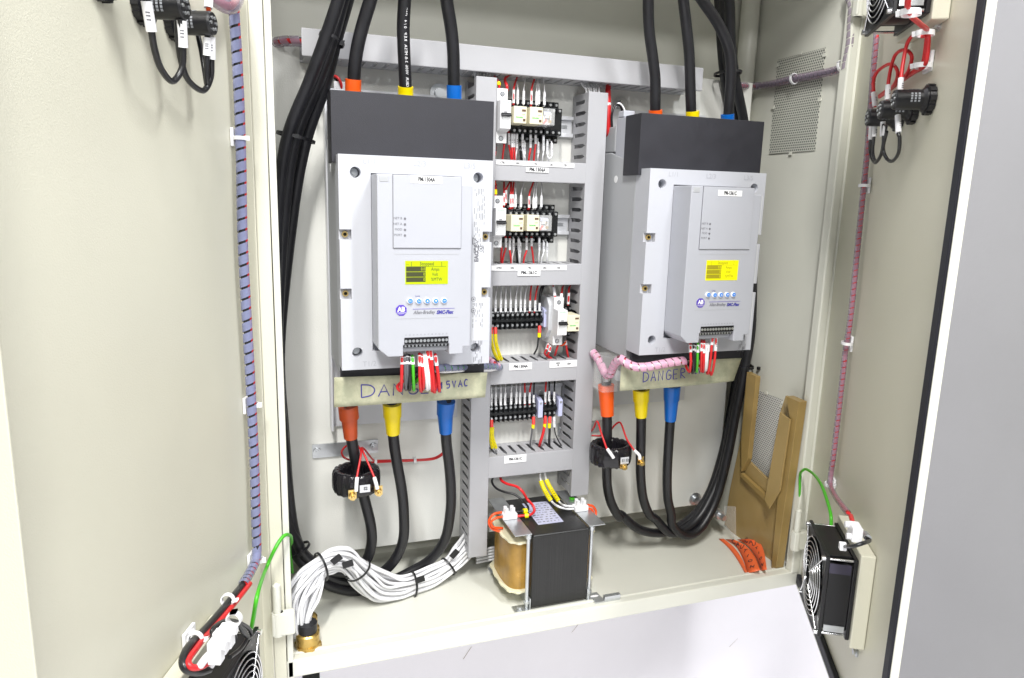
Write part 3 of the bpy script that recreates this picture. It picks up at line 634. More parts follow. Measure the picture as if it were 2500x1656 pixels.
w1(G, [(900, 110, -.05), (885, 170, -.055), (865, 220, -.05), (910, 260, -.045)], .0018, 'red', 'red wire with sleeve below the grey auxiliary block', [([(898, 115, -.05), (880, 185, -.055)], 'sleeve')], .0026, gB)
w1(G, [(985, 80, -.05), (965, 150, -.055), (945, 220, -.045)], .0020, 'red', 'red wire slanting from the foot of the third breaker', None, None, gB)
w1(G, [(1010, 110, -.05), (1040, 100, -.055), (1072, 60, -.05)], .0018, 'redbr', 'short red jumper right of the foot of the third breaker', None, None, gB)
w1(G, [(1062, 60, -.05), (1070, 110, -.052), (1085, 200, -.048), (1105, 270, -.04)], .0020, 'red', 'red wire with sleeve right of the foot of the third breaker', [([(1062, 60, -.05), (1070, 105, -.052)], 'sleeve')], .0026, gB)
# yellow marked wires below terminal rows
gY = 'wires with yellow number markers'
def marked(F, pts, a, label, r=.0012):
    """wire wrapped by a row of yellow number rings"""
    P = [PY(F(x, y), d) for x, y, d in pts]; o = wire(P, r, 'whitew', label, gY, None); Q = [PY(F(x, y), d) for x, y, d in a]
    Sm = smooth(Q, 8); mk = MB(); ink = MB(); n = len(Sm) - 1
    for i in range(n):
        u, v = Sm[i], Sm[i + 1]; d = v - u; mk.cyl(u + d * .04, v - d * .04, .0030, 12)
        ink.obox(u + d * .5 + Vector((0, -.0029, 0)), (.0010, 0, 0), d * .12, (0, .0003, 0))
    mk.build('number_marker', 'marker', o); ink.build('lettering', 'ink', o); return o
for k, dx in enumerate((0, 70)):
    f0 = (335 + dx, 1340)
    o = marked(I, [(330 + dx, 1330, -.040), (332 + dx, 1460, -.046), (350 + dx, 1650, -.05), (400 + dx, 1800, -.05), (470 + dx * .8, 1905, -.045), (540 + dx * .6, 1975, -.038)],
           [(332 + dx, 1460, -.046), (345 + dx, 1620, -.05), (395 + dx, 1790, -.05), (455 + dx * .7, 1880, -.047)], 'wire with a row of yellow markers, %s of two under the upper terminal row' % ('left' if k == 0 else 'right'))
    MB().tube([PY(I(330 + dx, 1350), -.042), PY(I(332 + dx, 1460), -.046)], .0032, 10).build('red_ferrule', 'pinkf', o)
for k, dx in enumerate((0, 26)):
    o = marked(G, [(228 + dx * .3, 930, -.040), (230 + dx * .5, 1030, -.046), (215 + dx, 1150, -.048), (235 + dx * 1.6, 1250, -.046), (270 + dx * 1.6, 1310, -.038)],
           [(229 + dx * .5, 1030, -.046), (216 + dx, 1140, -.048), (240 + dx * 1.6, 1265, -.046)], 'wire with a row of yellow markers, %s of two under the lower terminal row' % ('left' if k == 0 else 'right'))
MB().tube([PY(G(228, 945), -.042), PY(G(230, 1030), -.046)], .0034, 10).build('red_ferrule', 'pinkf', o)
def ferr(F, x, y0, y1, y2, pts, mt, label, r=.0017, ym=True):
    P = [PY(F(x, y0), -.042)] + [PY(F(a, c_), d) for a, c_, d in pts]
    sl = [([PY(F(x, y0 + 5), -.042), PY(F(x, y1), -.046)], 'pinkf')]
    if ym: sl.append(([PY(F(x - 5, y1), -.047), PY(F(x - 6, y2), -.047)], 'marker'))
    return wire(P, r, mt, label, 'ferruled wires below the terminals', sl, sr=.0031)
ferr(I, 1130, 1320, 1440, 1510, [(1130, 1440, -.046), (1108, 1560, -.048), (1090, 1690, -.05), (1040, 1790, -.04)], 'blackw', 'black wire with red ferrule and yellow marker under the upper row')
ferr(G, 703, 905, 1000, 1040, [(700, 1000, -.046), (688, 1060, -.048), (668, 1200, -.045), (665, 1240, -.035)], 'greyw', 'dark wire with red ferrule under the tenth lower terminal')
ferr(G, 833, 900, 990, 1030, [(828, 990, -.046), (815, 1080, -.048), (780, 1200, -.045), (770, 1240, -.035)], 'red', 'red wire with red ferrule between the two end stops', .0028)
ferr(G, 886, 905, 985, 1035, [(884, 990, -.046), (884, 1080, -.048), (878, 1200, -.045), (882, 1240, -.035)], 'blackw', 'black wire with red ferrule between the two end stops', .0024)
w1(G, [(935, 900, -.042), (938, 1030, -.046), (955, 1120, -.048), (1000, 1210, -.045), (1060, 1285, -.035)], .0012, 'blackw', 'thin black wire with white sleeve curving under the right end stop', [([(935, 910, -.042), (938, 1030, -.046)], 'sleeve')], .0024)
# short white wires entering the vertical ducts
for k, (cx_, cz) in enumerate(((.346, .190), (.541, .181))):
    for i in range(6):
        x = cx_ - .012 + i * .0045; z0_ = cz - .02
        P = [Vector((x, -.045 - .003 * (i % 3), z0_)), Vector((x - .001, -.048 - .002 * (i % 2), cz + .004)), Vector((x - .004 + .001 * i, -.042, cz + .012)), Vector((x - .006, -.03, .205))]
        wire(P, .0019, 'whitew', 'white wire, %s of six rising from the top of the %s vertical duct' % (ORD[i], ('left', 'right')[k]), 'white wires passing into the top duct')
# red bundle beside the right duct top
F3 = FR(1150, 0, 3.38)
w1(F3, [(1135, 690, -.03), (1130, 770, -.04), (1132, 900, -.045), (1130, 1080, -.045), (1140, 1150, -.03)], .0050, 'red', 'thick red sleeve of wires running down right of the right vertical duct', [([(1130, 850, -.044), (1130, 872, -.044)], 'nylon')], .0054)
w1(F3, [(1145, 1150, -.03), (1165, 1080, -.05), (1160, 960, -.06), (1190, 870, -.06), (1235, 880, -.06), (1250, 950, -.055), (1260, 1000, -.05)], .0020, 'blackw', 'black wire looping behind the top left corner of the right starter')
w1(F3, [(1150, 1140, -.03), (1150, 1060, -.04), (1165, 930, -.05), (1215, 855, -.05), (1262, 900, -.05), (1272, 975, -.05)], .0018, 'whitew', 'white wire looping behind the top left corner of the right starter')
for i, dx in enumerate((0, 22)):
    w1(FR(1150, 380, 6.76), [(372, 200 + dx * 2, -.05), (395, 260 + dx * 3, -.055), (370, 330 + dx * 3, -.05), (400, 400 + dx * 3, -.05), (380, 470, -.04)], .0018, 'red' if i == 0 else 'redbr', '%s wire squeezed between the left starter and the top short duct' % ('deep red', 'orange red')[i])

# ================================================================== SOFT STARTERS
P_ = FR(750, 350, 4.734); Q_ = FR(750, 650, 4.734); YC = -.2; YM = -.25
def boolean(o, cutter):
    c = cutter.build('cutter', 'cover', None, loc=(0, 0, 0))
    if o.parent is not None: o.location = WL[o.parent.name]; o.parent = None
    md = o.modifiers.new('cut', 'BOOLEAN'); md.object = c; md.operation = 'DIFFERENCE'; md.solver = 'EXACT'
    bpy.context.view_layer.update()
    me = bpy.data.meshes.new_from_object(o.evaluated_get(bpy.context.evaluated_depsgraph_get()))
    o.modifiers.remove(md); o.data = me; bpy.data.objects.remove(c)
def make_starter():
    X0 = .101; X1 = .3177; Z1 = .0548; Z0 = -.2415
    t = thing('soft_starter', 'grey soft starter at left labelled PM-1304A, with grey-green lit display', 'soft starter', ((X0 + X1) / 2, -.001, Z0), 'large soft starters')
    # chassis
    b = MB(); b.box(X0 + .002, X1 + .004, -.006, -.001, -.385, .165)
    b.box(X0 - .0015, X0 + .001, -.030, -.001, -.385, .165)
    b.box(X0 - .0015, X0 + .0015, -.033, -.030, -.385, .165)
    b.build('back_pan', 'alu', t)
    b = MB(); b.prism([(X0 + .0005, -.006, -.256), (X0 + .0005, -.150, -.256), (X0 + .0005, -.155, -.238), (X0 + .0005, -.155, .050), (X0 + .0005, -.120, .072), (X0 + .0005, -.060, .085), (X0 + .0005, -.006, .085)], (X1 - X0 - .001, 0, 0)); b.build('body', 'side', t, bevel=.002)
    b = MB(); b.box(X0 + .001, X0 + .040, -.075, -.006, .0855, .128); b.build('bus_block', 'side', t, bevel=.002)
    b = MB(); b.box(X0 + .001, X0 + .016, -.110, -.076, .0605, .140); b.box(X0 + .001, X0 + .022, -.100, -.080, .1405, .151); b.build('terminal_shroud', 'white', t, bevel=.0015)
    b = MB(); b.box(X1 - .016, X1 - .001, -.110, -.076, .0605, .140); b.build('terminal_shroud', 'white', t, bevel=.0015)
    b = MB(); q = Vector((X0 + .0005, -.085, .040)); b.cyl(q + Vector((.004, 0, 0)), q - Vector((.0004, 0, 0)), .0060, 20); b.build('side_hole', 'tape', t)
    b = MB(); b.cyl((X0 - .002, -.05, .02), (X0 - .0035, -.05, .02), .0001, 6)
    # front cover with real recesses
    c = MB(); c.box(X0, X1, YC, -.156, Z0, Z1); cov = c.build('front_cover', 'cover', t)
    cut = MB(); holes_ = []
    for F, x, y in ((P_, 556, 335), (P_, 1978, 398), (Q_, 582, 1000), (Q_, 1942, 945)):
        q = PY(F(x, y), YC); cut.cyl(q + Vector((0, -.01, 0)), q + Vector((0, .028, 0)), .0073, 28); holes_.append(q)
    sq = []
    for F, xa, xb, ya, yb in ((P_, 385, 512, 995, 1115), (Q_, 392, 515, 262, 385), (P_, 2018, 2110, 1022, 1145), (Q_, 2005, 2100, 248, 365)):
        p = PY(F(xa, ya), YC); q = PY(F(xb, yb), YC); x0, x1 = p.x, q.x
        if x0 < X0 + .004: x0 = X0 - .002
        if x1 > X1 - .006: x1 = X1 + .002
        cut.box(x0, x1, YC - .005, YC + .010, q.z, p.z); sq.append((x0, x1, q.z, p.z))
    p = PY(P_(735, 345), YC); q = PY(Q_(880, 975), YC); pr = PY(P_(1790, 345), YC)
    ML = p.x; pocket_b = q.z
    cut.box(ML, PY(P_(1700, 400), YC).x, YC - .01, YC + .012, pocket_b, p.z)
    boolean(cov, cut); cov.parent = t; cov.location = (0, 0, 0)
    bv = cov.modifiers.new('bevel', 'BEVEL'); bv.width = .0008; bv.segments = 2; bv.limit_method = 'ANGLE'
    for q in holes_:
        s = MB()
        s.cyl(q + Vector((0, .026, 0)), q + Vector((0, .018, 0)), .0058, 20); s.cyl(q + Vector((0, .018, 0)), q + Vector((0, .016, 0)), .0036, 6)
        s.build('cover_screw', 'steel', t)
    for (x0, x1, z0, z1) in sq:
        s = MB(); hl = MB()
        xx = max(x0, X0) * .5 + min(x1, X1) * .5; zz = z0 + (z1 - z0) * .5; s.lathe((xx, YC + .010, zz), (0, -1, 0), [(0, .0042), (.004, .0042), (.004, .0024), (.0, .0024)], 20); hl.cyl((xx, YC + .0095, zz), (xx, YC + .0085, zz), .0025, 16)
        s.build('brass_insert', 'gold', t); hl.build('insert_hole', 'dark', t)
    tx = MB()
    for x, y, w_ in ((640, 205, 'L1/1'), (1225, 235, 'L2/3'), (1805, 262, 'L3/5')):
        q = PY(P_(x, y), YC - .0003); tx.text(w_, .0105, q, sx=1.0)
    q = PY(Q_(640, 1135), YC - .0003); tx.text('T1/2', .0105, q)
    tx.build('embossed_lettering', 'emboss', t)
    # control module
    def f2(F, x, y, d=0): return PY(F(x, y), YM + d)
    ml = ML + .0005; mr = f2(P_, 1905, 900).x; mt_ = f2(P_, 1000, 358).z
    zA = f2(P_, 1830, 482).z; zB = f2(Q_, 1810, 930).z; zC = f2(Q_, 1720, 1016).z; zD = f2(Q_, 1020, 1048).z; zE = f2(Q_, 845, 960).z; zT = f2(Q_, 1370, 905).z
    xs = [f2(Q_, v, 1000).x for v in (935, 1110, 1640, 1800)]; xt = f2(P_, 1790, 400).x
    def face(y): return [(ml, y, mt_), (xt, y, mt_), (xt, y, zA), (mr, y, zA), (mr, y, zB), (xs[3], y, zB), (xs[3], y, zC), (xs[2], y, zC), (xs[2], y, zT), (xs[1], y, zT), (xs[1], y, zD), (xs[0], y, zD), (ml, y, zE)]
    b = MB(); b.prism(face(YM), (0, .062, 0)); b.build('control_module', 'white', t, bevel=.0012)
    # recessed terminal shelf
    b = MB(); b.box(xs[1], xs[2], YM + .012, YM + .055, zD + .004, zT - .0005); b.build('terminal_shelf', 'white', t)
    b = MB(); b.box(xs[1] + .001, xs[2] - .001, YM + .004, YM + .0115, zT - .0042, zT + .0); b.build('terminal_strip', 'black', t)
    # option flap
    a = f2(P_, 985, 357); e = f2(P_, 1778, 1218)
    b = MB(); b.box(a.x, e.x, YM - .0004, YM + .001, e.z, a.z); b.build('flap_gap', 'inkgrey', t)
    b = MB(); b.box(a.x + .0006, e.x - .0006, YM - .0019, YM - .0003, e.z + .0006, a.z - .0006); fl = b.build('option_flap', 'white', t, bevel=.0006)
    # clear latch + screw in the pocket
    q = PY(P_(788, 408), YC + .006); b = MB(); b.cyl(q + Vector((0, .006, 0)), q, .0042, 16); b.obox(q + Vector((0, -.0003, 0)), (.003, 0, .002), (0, .0003, 0), (-.0004, 0, .0006)); b.build('module_screw', 'steel', t)
    a2_ = f2(P_, 835, 372); e2_ = f2(P_, 938, 446); b = MB(); b.box(a2_.x, e2_.x, YM - .0006, YM + .001, e2_.z, a2_.z); b.build('latch_slot', 'side', t, bevel=.0006)
    # LEDs and captions
    b = MB(); tx = MB()
    for y, w_ in ((872, 'NET B'), (938, 'NET A'), (1001, 'MOD'), (1066, 'PORT')):
        q = f2(P_, 1130, y, -.0020); b.cyl(q + Vector((0, .001, 0)), q + Vector((0, -.0004, 0)), .0016, 14)
        q = f2(P_, 1098, y - 4, -.0022); tx.text(w_, .0042, q, align='RIGHT', sx=1.0)
    b.build('status_led', 'inkgrey', t); tx.build('lettering', 'inkgrey', t)
    # keypad panel line, display, buttons
    a = f2(P_, 1005, 1280); e = f2(Q_, 1745, 590); b = MB(); th = .0004
    b.box(a.x, e.x, YM - .0003, YM + .0002, a.z - th, a.z + th); b.build('panel_line', 'side', t)
    b = MB(); b.box(a.x, e.x, YM - .0003, YM + .0002, e.z - th * .6, e.z + th * .6); b.build('panel_line', 'side', t)
    a = f2(P_, 1132, 1360); e = f2(Q_, 1625, 205)
    b = MB(); b.box(a.x, e.x, YM - .0005, YM + .0002, e.z, a.z); lc = b.build('display', 'lcd', t)
    W_, H_ = e.x - a.x, a.z - e.z; dk = MB(); px = MB(); yy = YM - .0008
    for i, s_ in enumerate(('0.0', '0', '0')):
        z1 = a.z - H_ * (.25 + .225 * i); z0 = z1 - H_ * .20; dk.box(a.x + W_ * .02, a.x + W_ * .47, yy, yy + .0002, z0, z1)
        px.text(s_, .0062, (a.x + W_ * .455, yy - .0003, (z0 + z1) / 2), align='RIGHT', sx=.75)
    dk.build('dark_bar', 'lcdbar', lc); px.build('lettering', 'lcd', lc)
    px = MB(); px.text('Stopped', .0070, (a.x + W_ * .50, yy, a.z - H_ * .125), align='CENTER', sx=.85)
    for i, s_ in enumerate(('Amps', 'Volt', '%MTW')): px.text(s_, .0066, (a.x + W_ * (.60 if i != 1 else .62), yy, a.z - H_ * (.36 + .22 * i)), sx=.75)
    px.box(a.x + W_ * .02, a.x + W_ * .95, yy, yy + .0001, a.z - H_ * .245, a.z - H_ * .235); px.box(a.x + W_ * .135, a.x + W_ * .145, yy, yy + .0001, a.z - H_ * .22, a.z - H_ * .04); px.box(a.x + W_ * .845, a.x + W_ * .855, yy, yy + .0001, a.z - H_ * .22, a.z - H_ * .04)
    px.text('...', .006, (a.x + W_ * .02, yy, a.z - H_ * .10)); px.build('lettering', 'lcdbar', lc)
    for i, (x, y) in enumerate(((1185, 400), (1285, 403), (1382, 400), (1480, 400), (1578, 397))):
        q = f2(Q_, x, y); b = MB(); b.lathe(q + Vector((0, .0005, 0)), (0, -1, 0), [(0, .0043), (.0022, .0043), (.0030, .0036)], 24); o = b.build('keypad_button', 'btnrim', t)
        b = MB(); b.cyl(q + Vector((.0004, -.0020, .0001)), q + Vector((.0004, -.0033, .0001)), .0031, 24); b.build('button_face', 'btn', o)
        g = MB(); c = q + Vector((.0004, -.0036, .0001))
        if i < 2: g.text(('Esc', 'Sel')[i], .0026, c, align='CENTER')
        elif i == 2: g.add([c + Vector((-.0013, 0, -.001)), c + Vector((.0013, 0, -.001)), c + Vector((0, 0, .0014))], [(0, 1, 2)])
        elif i == 3: g.add([c + Vector((-.0013, 0, .001)), c + Vector((0, 0, -.0014)), c + Vector((.0013, 0, .001))], [(0, 1, 2)])
        else: g.box(c.x - .0014, c.x + .0014, c.y, c.y + .0001, c.z - .0003, c.z + .0003)
        g.build('button_symbol', 'tape', o)
    tx = MB(); tx.text('Lang', .0034, f2(Q_, 1248, 347, -.0004)); tx.build('lettering', 'inkblue', t)
    # badge
    q = f2(Q_, 1087, 512, -.0005); b = MB(); R = .0073
    b.prism([q + Vector((R * 1.08 * math.cos(math.pi / 8 + k * math.pi / 4), 0, R * 1.08 * math.sin(math.pi / 8 + k * math.pi / 4))) for k in range(8)], (0, .0005, 0)); lg = b.build('octagon_badge', 'purple', t)
    b = MB(); b.text('AB', .0088, q + Vector((0, -.0003, .0012)), align='CENTER', sx=.9, bold=.0004); b.box(q.x - .0066, q.x + .0066, q.y - .0003, q.y, q.z - .0035, q.z - .0031); b.text('QUALITY', .0019, q + Vector((0, -.0003, -.0047)), align='CENTER'); b.build('lettering', 'tape', lg)
    p = f2(Q_, 1222, 498); e = f2(Q_, 1703, 498); b = MB().box(p.x, e.x, YM - .0004, YM, p.z - .0002, p.z + .0002); b.build('badge_line', 'purple', t)
    q = f2(Q_, 1228, 538, -.0004); tx = MB(); tx.text('Allen-Bradley', .0068, q, sx=.80, shear=.25, bold=.0001); tx.build('lettering', 'inkgrey', t)
    q = f2(Q_, 1495, 536, -.0004); tx = MB(); tx.text('SMC-Flex', .0068, q, sx=.86, shear=.25, bold=.00035); tx.build('lettering', 'inkblue', t)
    # terminal strip on the face
    a = f2(Q_, 1122, 828); e = f2(Q_, 1632, 888); b = MB().box(a.x, e.x, YM - .0006, YM + .0002, e.z, a.z); st = b.build('terminal_strip', 'black', t, bevel=.0004)
    sc = MB(); tx = MB()
    for k in range(12):
        x = a.x + (e.x - a.x) * (k + .45) / 12; z = (a.z + e.z) / 2; sc.cyl((x, YM - .0004, z), (x, YM - .0016, z), .0020, 14)
        tx.text(str(11 + k), .0028, (x, YM - .0004, a.z + .0036), align='CENTER', sx=.8)
        sc.cyl((x, YM + .0042, zT - .0021), (x, YM + .0030, zT - .0021), .0015, 10)
    sc.build('terminal_screw', 'steel', st); tx.build('lettering', 'inkgrey', t)
    # rating plate with the rows of small print
    xa = f2(P_, 1908, 900).x + .001; xa = PY(P_(1905, 900), YC).x + .0012; xb = X1 - .0035; za = PY(P_(1990, 498), YC).z; zb = PY(Q_(1990, 858), YC).z
    seg = [(za, sq[2][3] + .001), (sq[2][2] - .001, sq[3][3] + .001), (sq[3][2] - .001, zb)]
    b = MB(); b.box(xa, xb - .0105, YC - .0003, YC + .0002, zb, za)
    for z1, z0 in seg: b.box(xb - .0104, xb, YC - .0003, YC + .0002, z0, z1)
    rp = b.build('rating_plate', 'rating', t)
    rnd = random.Random(3); ink = MB()
    for (z1, z0) in ((za - .003, za - .050), (za - .050, za - .095), (za - .168, za - .205), (za - .225, za - .262)):
        for k in range(7):
            x = xa + .002 + k * .0024; z = z1
            while z > z0:
                l = rnd.uniform(.003, .010)
                if rnd.random() < .6: ink.box(x, x + .0008, YC - .0005, YC - .0004, max(z0, z - l), z)
                z -= l + rnd.uniform(.001, .004)
    yl = YC - .0005; up_ = (0, 0, 1)
    ink.text('CE', .0088, (xa + .0065, yl, PY(P_(1945, 1215), YC).z), (0, 0, 1), (-1, 0, 0), align='CENTER', bold=.0003)
    ink.text('EAC', .0080, (xa + .0065, yl, PY(P_(1940, 1312), YC).z), (0, 0, 1), (-1, 0, 0), align='CENTER', bold=.0005)
    for (px_, pz_) in ((PY(P_(2007, 1220), YC), .004), (PY(Q_(1922, 382), YC), .0036), (PY(Q_(1920, 515), YC), .0036)):
        for k in range(16):
            a0_, a1_ = k * math.pi / 8, (k + 1) * math.pi / 8; c0_ = px_
            ink.prism([(c0_.x + math.cos(v) * r_, yl, c0_.z + math.sin(v) * r_) for v, r_ in ((a0_, pz_), (a1_, pz_), (a1_, pz_ * .8), (a0_, pz_ * .8))], (0, .0001, 0))
        ink.box(px_.x - .0014, px_.x + .0014, yl, yl + .0001, px_.z - .0010, px_.z + .0010)
    q = PY(P_(1943, 1130), YC)
    for (u, v) in (((-.004, -.005), (.004, -.001)), ((.004, -.001), (-.004, .005)), ((-.004, .005), (-.004, -.005))):
        A_ = Vector((q.x + u[0], yl, q.z + u[1])); B2 = Vector((q.x + v[0], yl, q.z + v[1])); d_ = (B2 - A_).normalized(); n_ = Vector((d_.z, 0, -d_.x)) * .0005; ink.prism([A_ - n_, B2 - n_, B2 + n_, A_ + n_], (0, .0001, 0))
    ink.build('small_print', 'inkgrey', rp)
    # black shields above and below
    b = MB(); b.box(X0 - .0055, X1 + .0085, -.172, -.169, .045, .1395); b.box(X0 - .0055, X0 - .003, -.169, -.120, .045, .1395); b.box(X1 + .006, X1 + .0085, -.169, -.120, .045, .1395); b.build('terminal_shield', 'blackp', t, bevel=.0006)
    b = MB(); b.box(X0 + .0005, X1 + .001, -.172, -.168, -.272, -.235); b.build('terminal_shield', 'blackp', t, bevel=.0006)
    return t
st1 = make_starter()
DX = .4718
st2 = copy_tree(st1, (DX, 0, 0)); tag(st2, 'grey soft starter at right labelled PM-1361C, with bright yellow lit display', 'soft starter')
WL[st2.name] = WL[st1.name] + Vector((DX, 0, 0))
def child(o, nm): return [c for c in o.children if c.name.split('.')[0] == nm]
d2 = child(st2, 'display')[0]; d2.data = d2.data.copy(); d2.data.materials[0] = M['lcd2']; d2['label'] = 'bright yellow display with pale bars'
for c in d2.children:
    c.data = c.data.copy(); c.data.materials[0] = M['lcdbar2'] if c.name.startswith('dark_bar') or 'lettering' in c.name and c.data.materials[0].name == 'lcd_bar' else M['lcd2']
def tagplate(st, dx, F, a, bb, s_, hid=False):
    p = PY(F(*a), YM - .002); q = PY(F(*bb), YM - .002); w_ = q.x - p.x
    b = MB(); b.box(p.x, q.x, YM - .0024, YM - .0019, q.z, p.z); o = b.build('name_label', 'tape', st)
    tx = MB(); tx.text(s_, .0078, ((p.x + q.x) / 2, YM - .0027, (p.z + q.z) / 2), align='CENTER', sx=.68, bold=.0003); tx.build('lettering', 'ink', o)
tagplate(st1, 0, P_, (1198, 370), (1557, 472), 'PM-1304A')
A_ = FR(1400, 280, 4.304); B_F = FR(1400, 620, 4.304)
tagplate(st2, 0, A_, (1524, 792), (1768, 862), 'PM-1361C')

# ------------------------------------------------------------------ handwritten warning cards
ST = {'D': [[(0, 0), (0, 1)], [(0, 1), (.55, .9), (.8, .55), (.6, .15), (0, 0)]], 'A': [[(0, 0), (.4, 1), (.75, 0)], [(.12, .38), (.62, .40)]], 'N': [[(0, 0), (.05, 1), (.65, 0), (.68, 1)]],
      'G': [[(.72, .85), (.4, 1), (.05, .6), (.15, .1), (.5, 0), (.75, .2), (.75, .45), (.45, .45)]], 'E': [[(.6, 1), (0, 1), (0, 0), (.6, 0)], [(0, .5), (.5, .52)]], 'R': [[(0, 0), (0, 1), (.5, .95), (.55, .65), (0, .5), (.65, 0)]],
      '4': [[(.5, 0), (.5, 1), (0, .35), (.7, .35)]], '1': [[(.2, 0), (.25, 1), (.1, .8)]], '5': [[(.65, 1), (.1, 1), (.08, .55), (.5, .6), (.6, .25), (.3, 0), (0, .1)]], 'V': [[(0, 1), (.3, 0), (.65, 1)]], 'C': [[(.65, .9), (.3, 1), (.02, .5), (.2, .05), (.6, .1)]], ' ': []}
def hand(mb, body, org, xa, za, hs, ws, adv, n, r=.00085):
    x = 0
    for i, ch in enumerate(body):
        h_ = hs[i] if isinstance(hs, list) else hs
        for st in ST[ch]:
            pts = [org + xa * (x + u * ws * h_ / (hs[0] if isinstance(hs, list) else hs)) + za * (v * h_) + n for u, v in st]
            mb.tube(pts, r, 5, sub=1 if ch in 'ANEV41' else 4)
        x += adv * (h_ / (hs[0] if isinstance(hs, list) else hs)) if ch != ' ' else adv * .8
def card(c4, y, label, bend, texts):
    P = [PY(q, y) for q in c4]; N_ = 16; vs = []; fs = []
    for i in range(N_ + 1):
        u = i / N_; top = P[0].lerp(P[1], u); bot = P[3].lerp(P[2], u)
        for j in range(7):
            v = j / 6; q = top.lerp(bot, v); q.y += bend * (math.sin(u * math.pi) * v * v) ; vs.append(q)
    for i in range(N_):
        for j in range(6): fs.append((i * 7 + j, (i + 1) * 7 + j, (i + 1) * 7 + j + 1, i * 7 + j + 1))
    mb = MB(); mb.add(vs, fs, True); o = mb.build('warning_card', 'card', None)
    so = o.modifiers.new('solid', 'SOLIDIFY'); so.thickness = .0007; so.offset = -1
    tag(o, label, 'card', 'handwritten warning cards')
    tx = MB()
    for (body, F, x, y0, x1, y1, hs, ws, adv) in texts:
        a = PY(F(x, y0), y - .0012); e = PY(F(x1, y1), y - .0012 + bend * 1.25); a = PY(F(x, y0), y - .0012 + bend * 1.25); xa = (e - a).normalized(); za = Vector((-xa.z, 0, xa.x)); hand(tx, body, a, xa, za, hs, ws, adv, Vector((0, 0, 0)))
    tx.build('handwriting', 'inkblue', o); return o
card([Q_(310, 1285), Q_(2082, 1228), Q_(2055, 1515), FR(650, 900, 4.304)(712, 408)], -.176, 'greenish card handwritten DANGER 415VAC under the left starter', .0, [
    ('DANGER', Q_, 628, 1520, 1360, 1470, [.0195, .0175, .0175, .016, .015, .015], .024, .0245), ('415VAC', FR(960, 850, 7.89), 800, 800, 1310, 745, .0105, .0078, .0093)])
card([B_F(500, 1150), B_F(1765, 1095), B_F(1680, 1335), B_F(485, 1440)], -.172, 'greenish curled card handwritten DANGER under the right starter', -.006, [
    ('DANGER', B_F, 732, 1348, 1160, 1305, .0165, .0125, .0145), ('415VAC', B_F, 1200, 1265, 1500, 1240, .0085, .006, .0072)])

# ================================================================== POWER CABLES
RC = .0088
def cable(pts, label, group, sleeves=(), r=RC, sub=8):
    o = MB().tube(pts, r, 18, sub=sub).build('power_cable', 'cable', None, loc=pts[-1]); tag(o, label, 'cable', group)
    for sp, rr, mt in sleeves:
        MB().tube(sp, rr if not isinstance(rr, tuple) else rr[0], 22, sub=4, radii=rr if isinstance(rr, tuple) else None).build('coloured_sleeve', mt, o)
    return o
F1 = FR(600, 0, 3.38); FT = FR(1150, 0, 3.38)
def YP(F, L): return [PY(F(x, y), d) for x, y, d in L]
gc = 'power cables entering the tops of the starters'
top_def = [
 (F1, [(1075, -260, -.175), (1050, -90, -.165), (1020, 30, -.155), (960, 230, -.145), (920, 400, -.14), (898, 560, -.135), (893, 670, -.13), (890, 800, -.125)], [(888, 655, -.13), (886, 745, -.127), (886, 830, -.125)], 'orange', 'black cable with orange sleeve into the left starter'),
 (F1, [(1340, -260, -.175), (1318, -90, -.165), (1310, 20, -.155), (1300, 220, -.145), (1305, 420, -.14), (1312, 560, -.135), (1318, 720, -.13), (1320, 840, -.125)], [(1319, 715, -.13), (1319, 780, -.127), (1320, 860, -.125)], 'yellow', 'black cable with yellow sleeve and white print into the left starter'),
 (F1, [(1640, -260, -.175), (1650, -90, -.165), (1660, 20, -.155), (1695, 240, -.145), (1712, 420, -.14), (1716, 560, -.135), (1718, 710, -.13), (1722, 860, -.125)], [(1720, 705, -.13), (1720, 810, -.127), (1722, 880, -.125)], 'blue', 'black cable with blue sleeve into the left starter'),
 (FT, [(1480, -260, -.175), (1470, -100, -.165), (1462, 30, -.155), (1470, 250, -.145), (1500, 480, -.14), (1520, 660, -.135), (1520, 900, -.13), (1520, 1050, -.125)], [(1522, 910, -.13), (1520, 1000, -.127), (1520, 1080, -.125)], 'orange', 'black cable with orange sleeve into the right starter'),
 (FT, [(1740, -260, -.175), (1745, -100, -.165), (1755, 30, -.155), (1780, 240, -.145), (1800, 450, -.14), (1808, 660, -.135), (1815, 900, -.13), (1825, 1050, -.125)], [(1828, 918, -.13), (1825, 1010, -.127), (1822, 1090, -.125)], 'yellow', 'black cable with yellow sleeve into the right starter'),
 (FT, [(1760, -260, -.175), (1840, -100, -.165), (1920, 20, -.155), (2040, 200, -.145), (2125, 400, -.14), (2145, 600, -.135), (2130, 850, -.13), (2115, 1060, -.125)], [(2116, 945, -.13), (2114, 1050, -.127), (2114, 1110, -.125)], 'blue', 'black cable with blue sleeve into the right starter'),
]
for i, (F, L, sl, mt, lb_) in enumerate(top_def):
    o = cable(YP(F, L), lb_, gc, [(YP(F, sl), .0112, mt)], r=RC + (.0003 if i < 3 else -.0002))
    if i in (1,):
        tx = MB(); pp = smooth(YP(F, L), 6)
        s_ = 'AWG 4/0 PER ASTM B-3 600V RUBG'
        for k, ch in enumerate(s_):
            u = 14 + k * .75
            a = pp[int(u)].lerp(pp[min(int(u) + 1, len(pp) - 1)], u % 1); d_ = (pp[min(int(u) + 1, len(pp) - 1)] - pp[int(u)]).normalized()
            if ch != ' ': tx.text(ch, .0055, a + Vector((.001, -RC - .0006, 0)), -d_, (1, 0, 0) - d_ * 0 if False else Vector((1, 0, 0)), align='CENTER')
        tx.build('printed_text', 'sleeve', o)
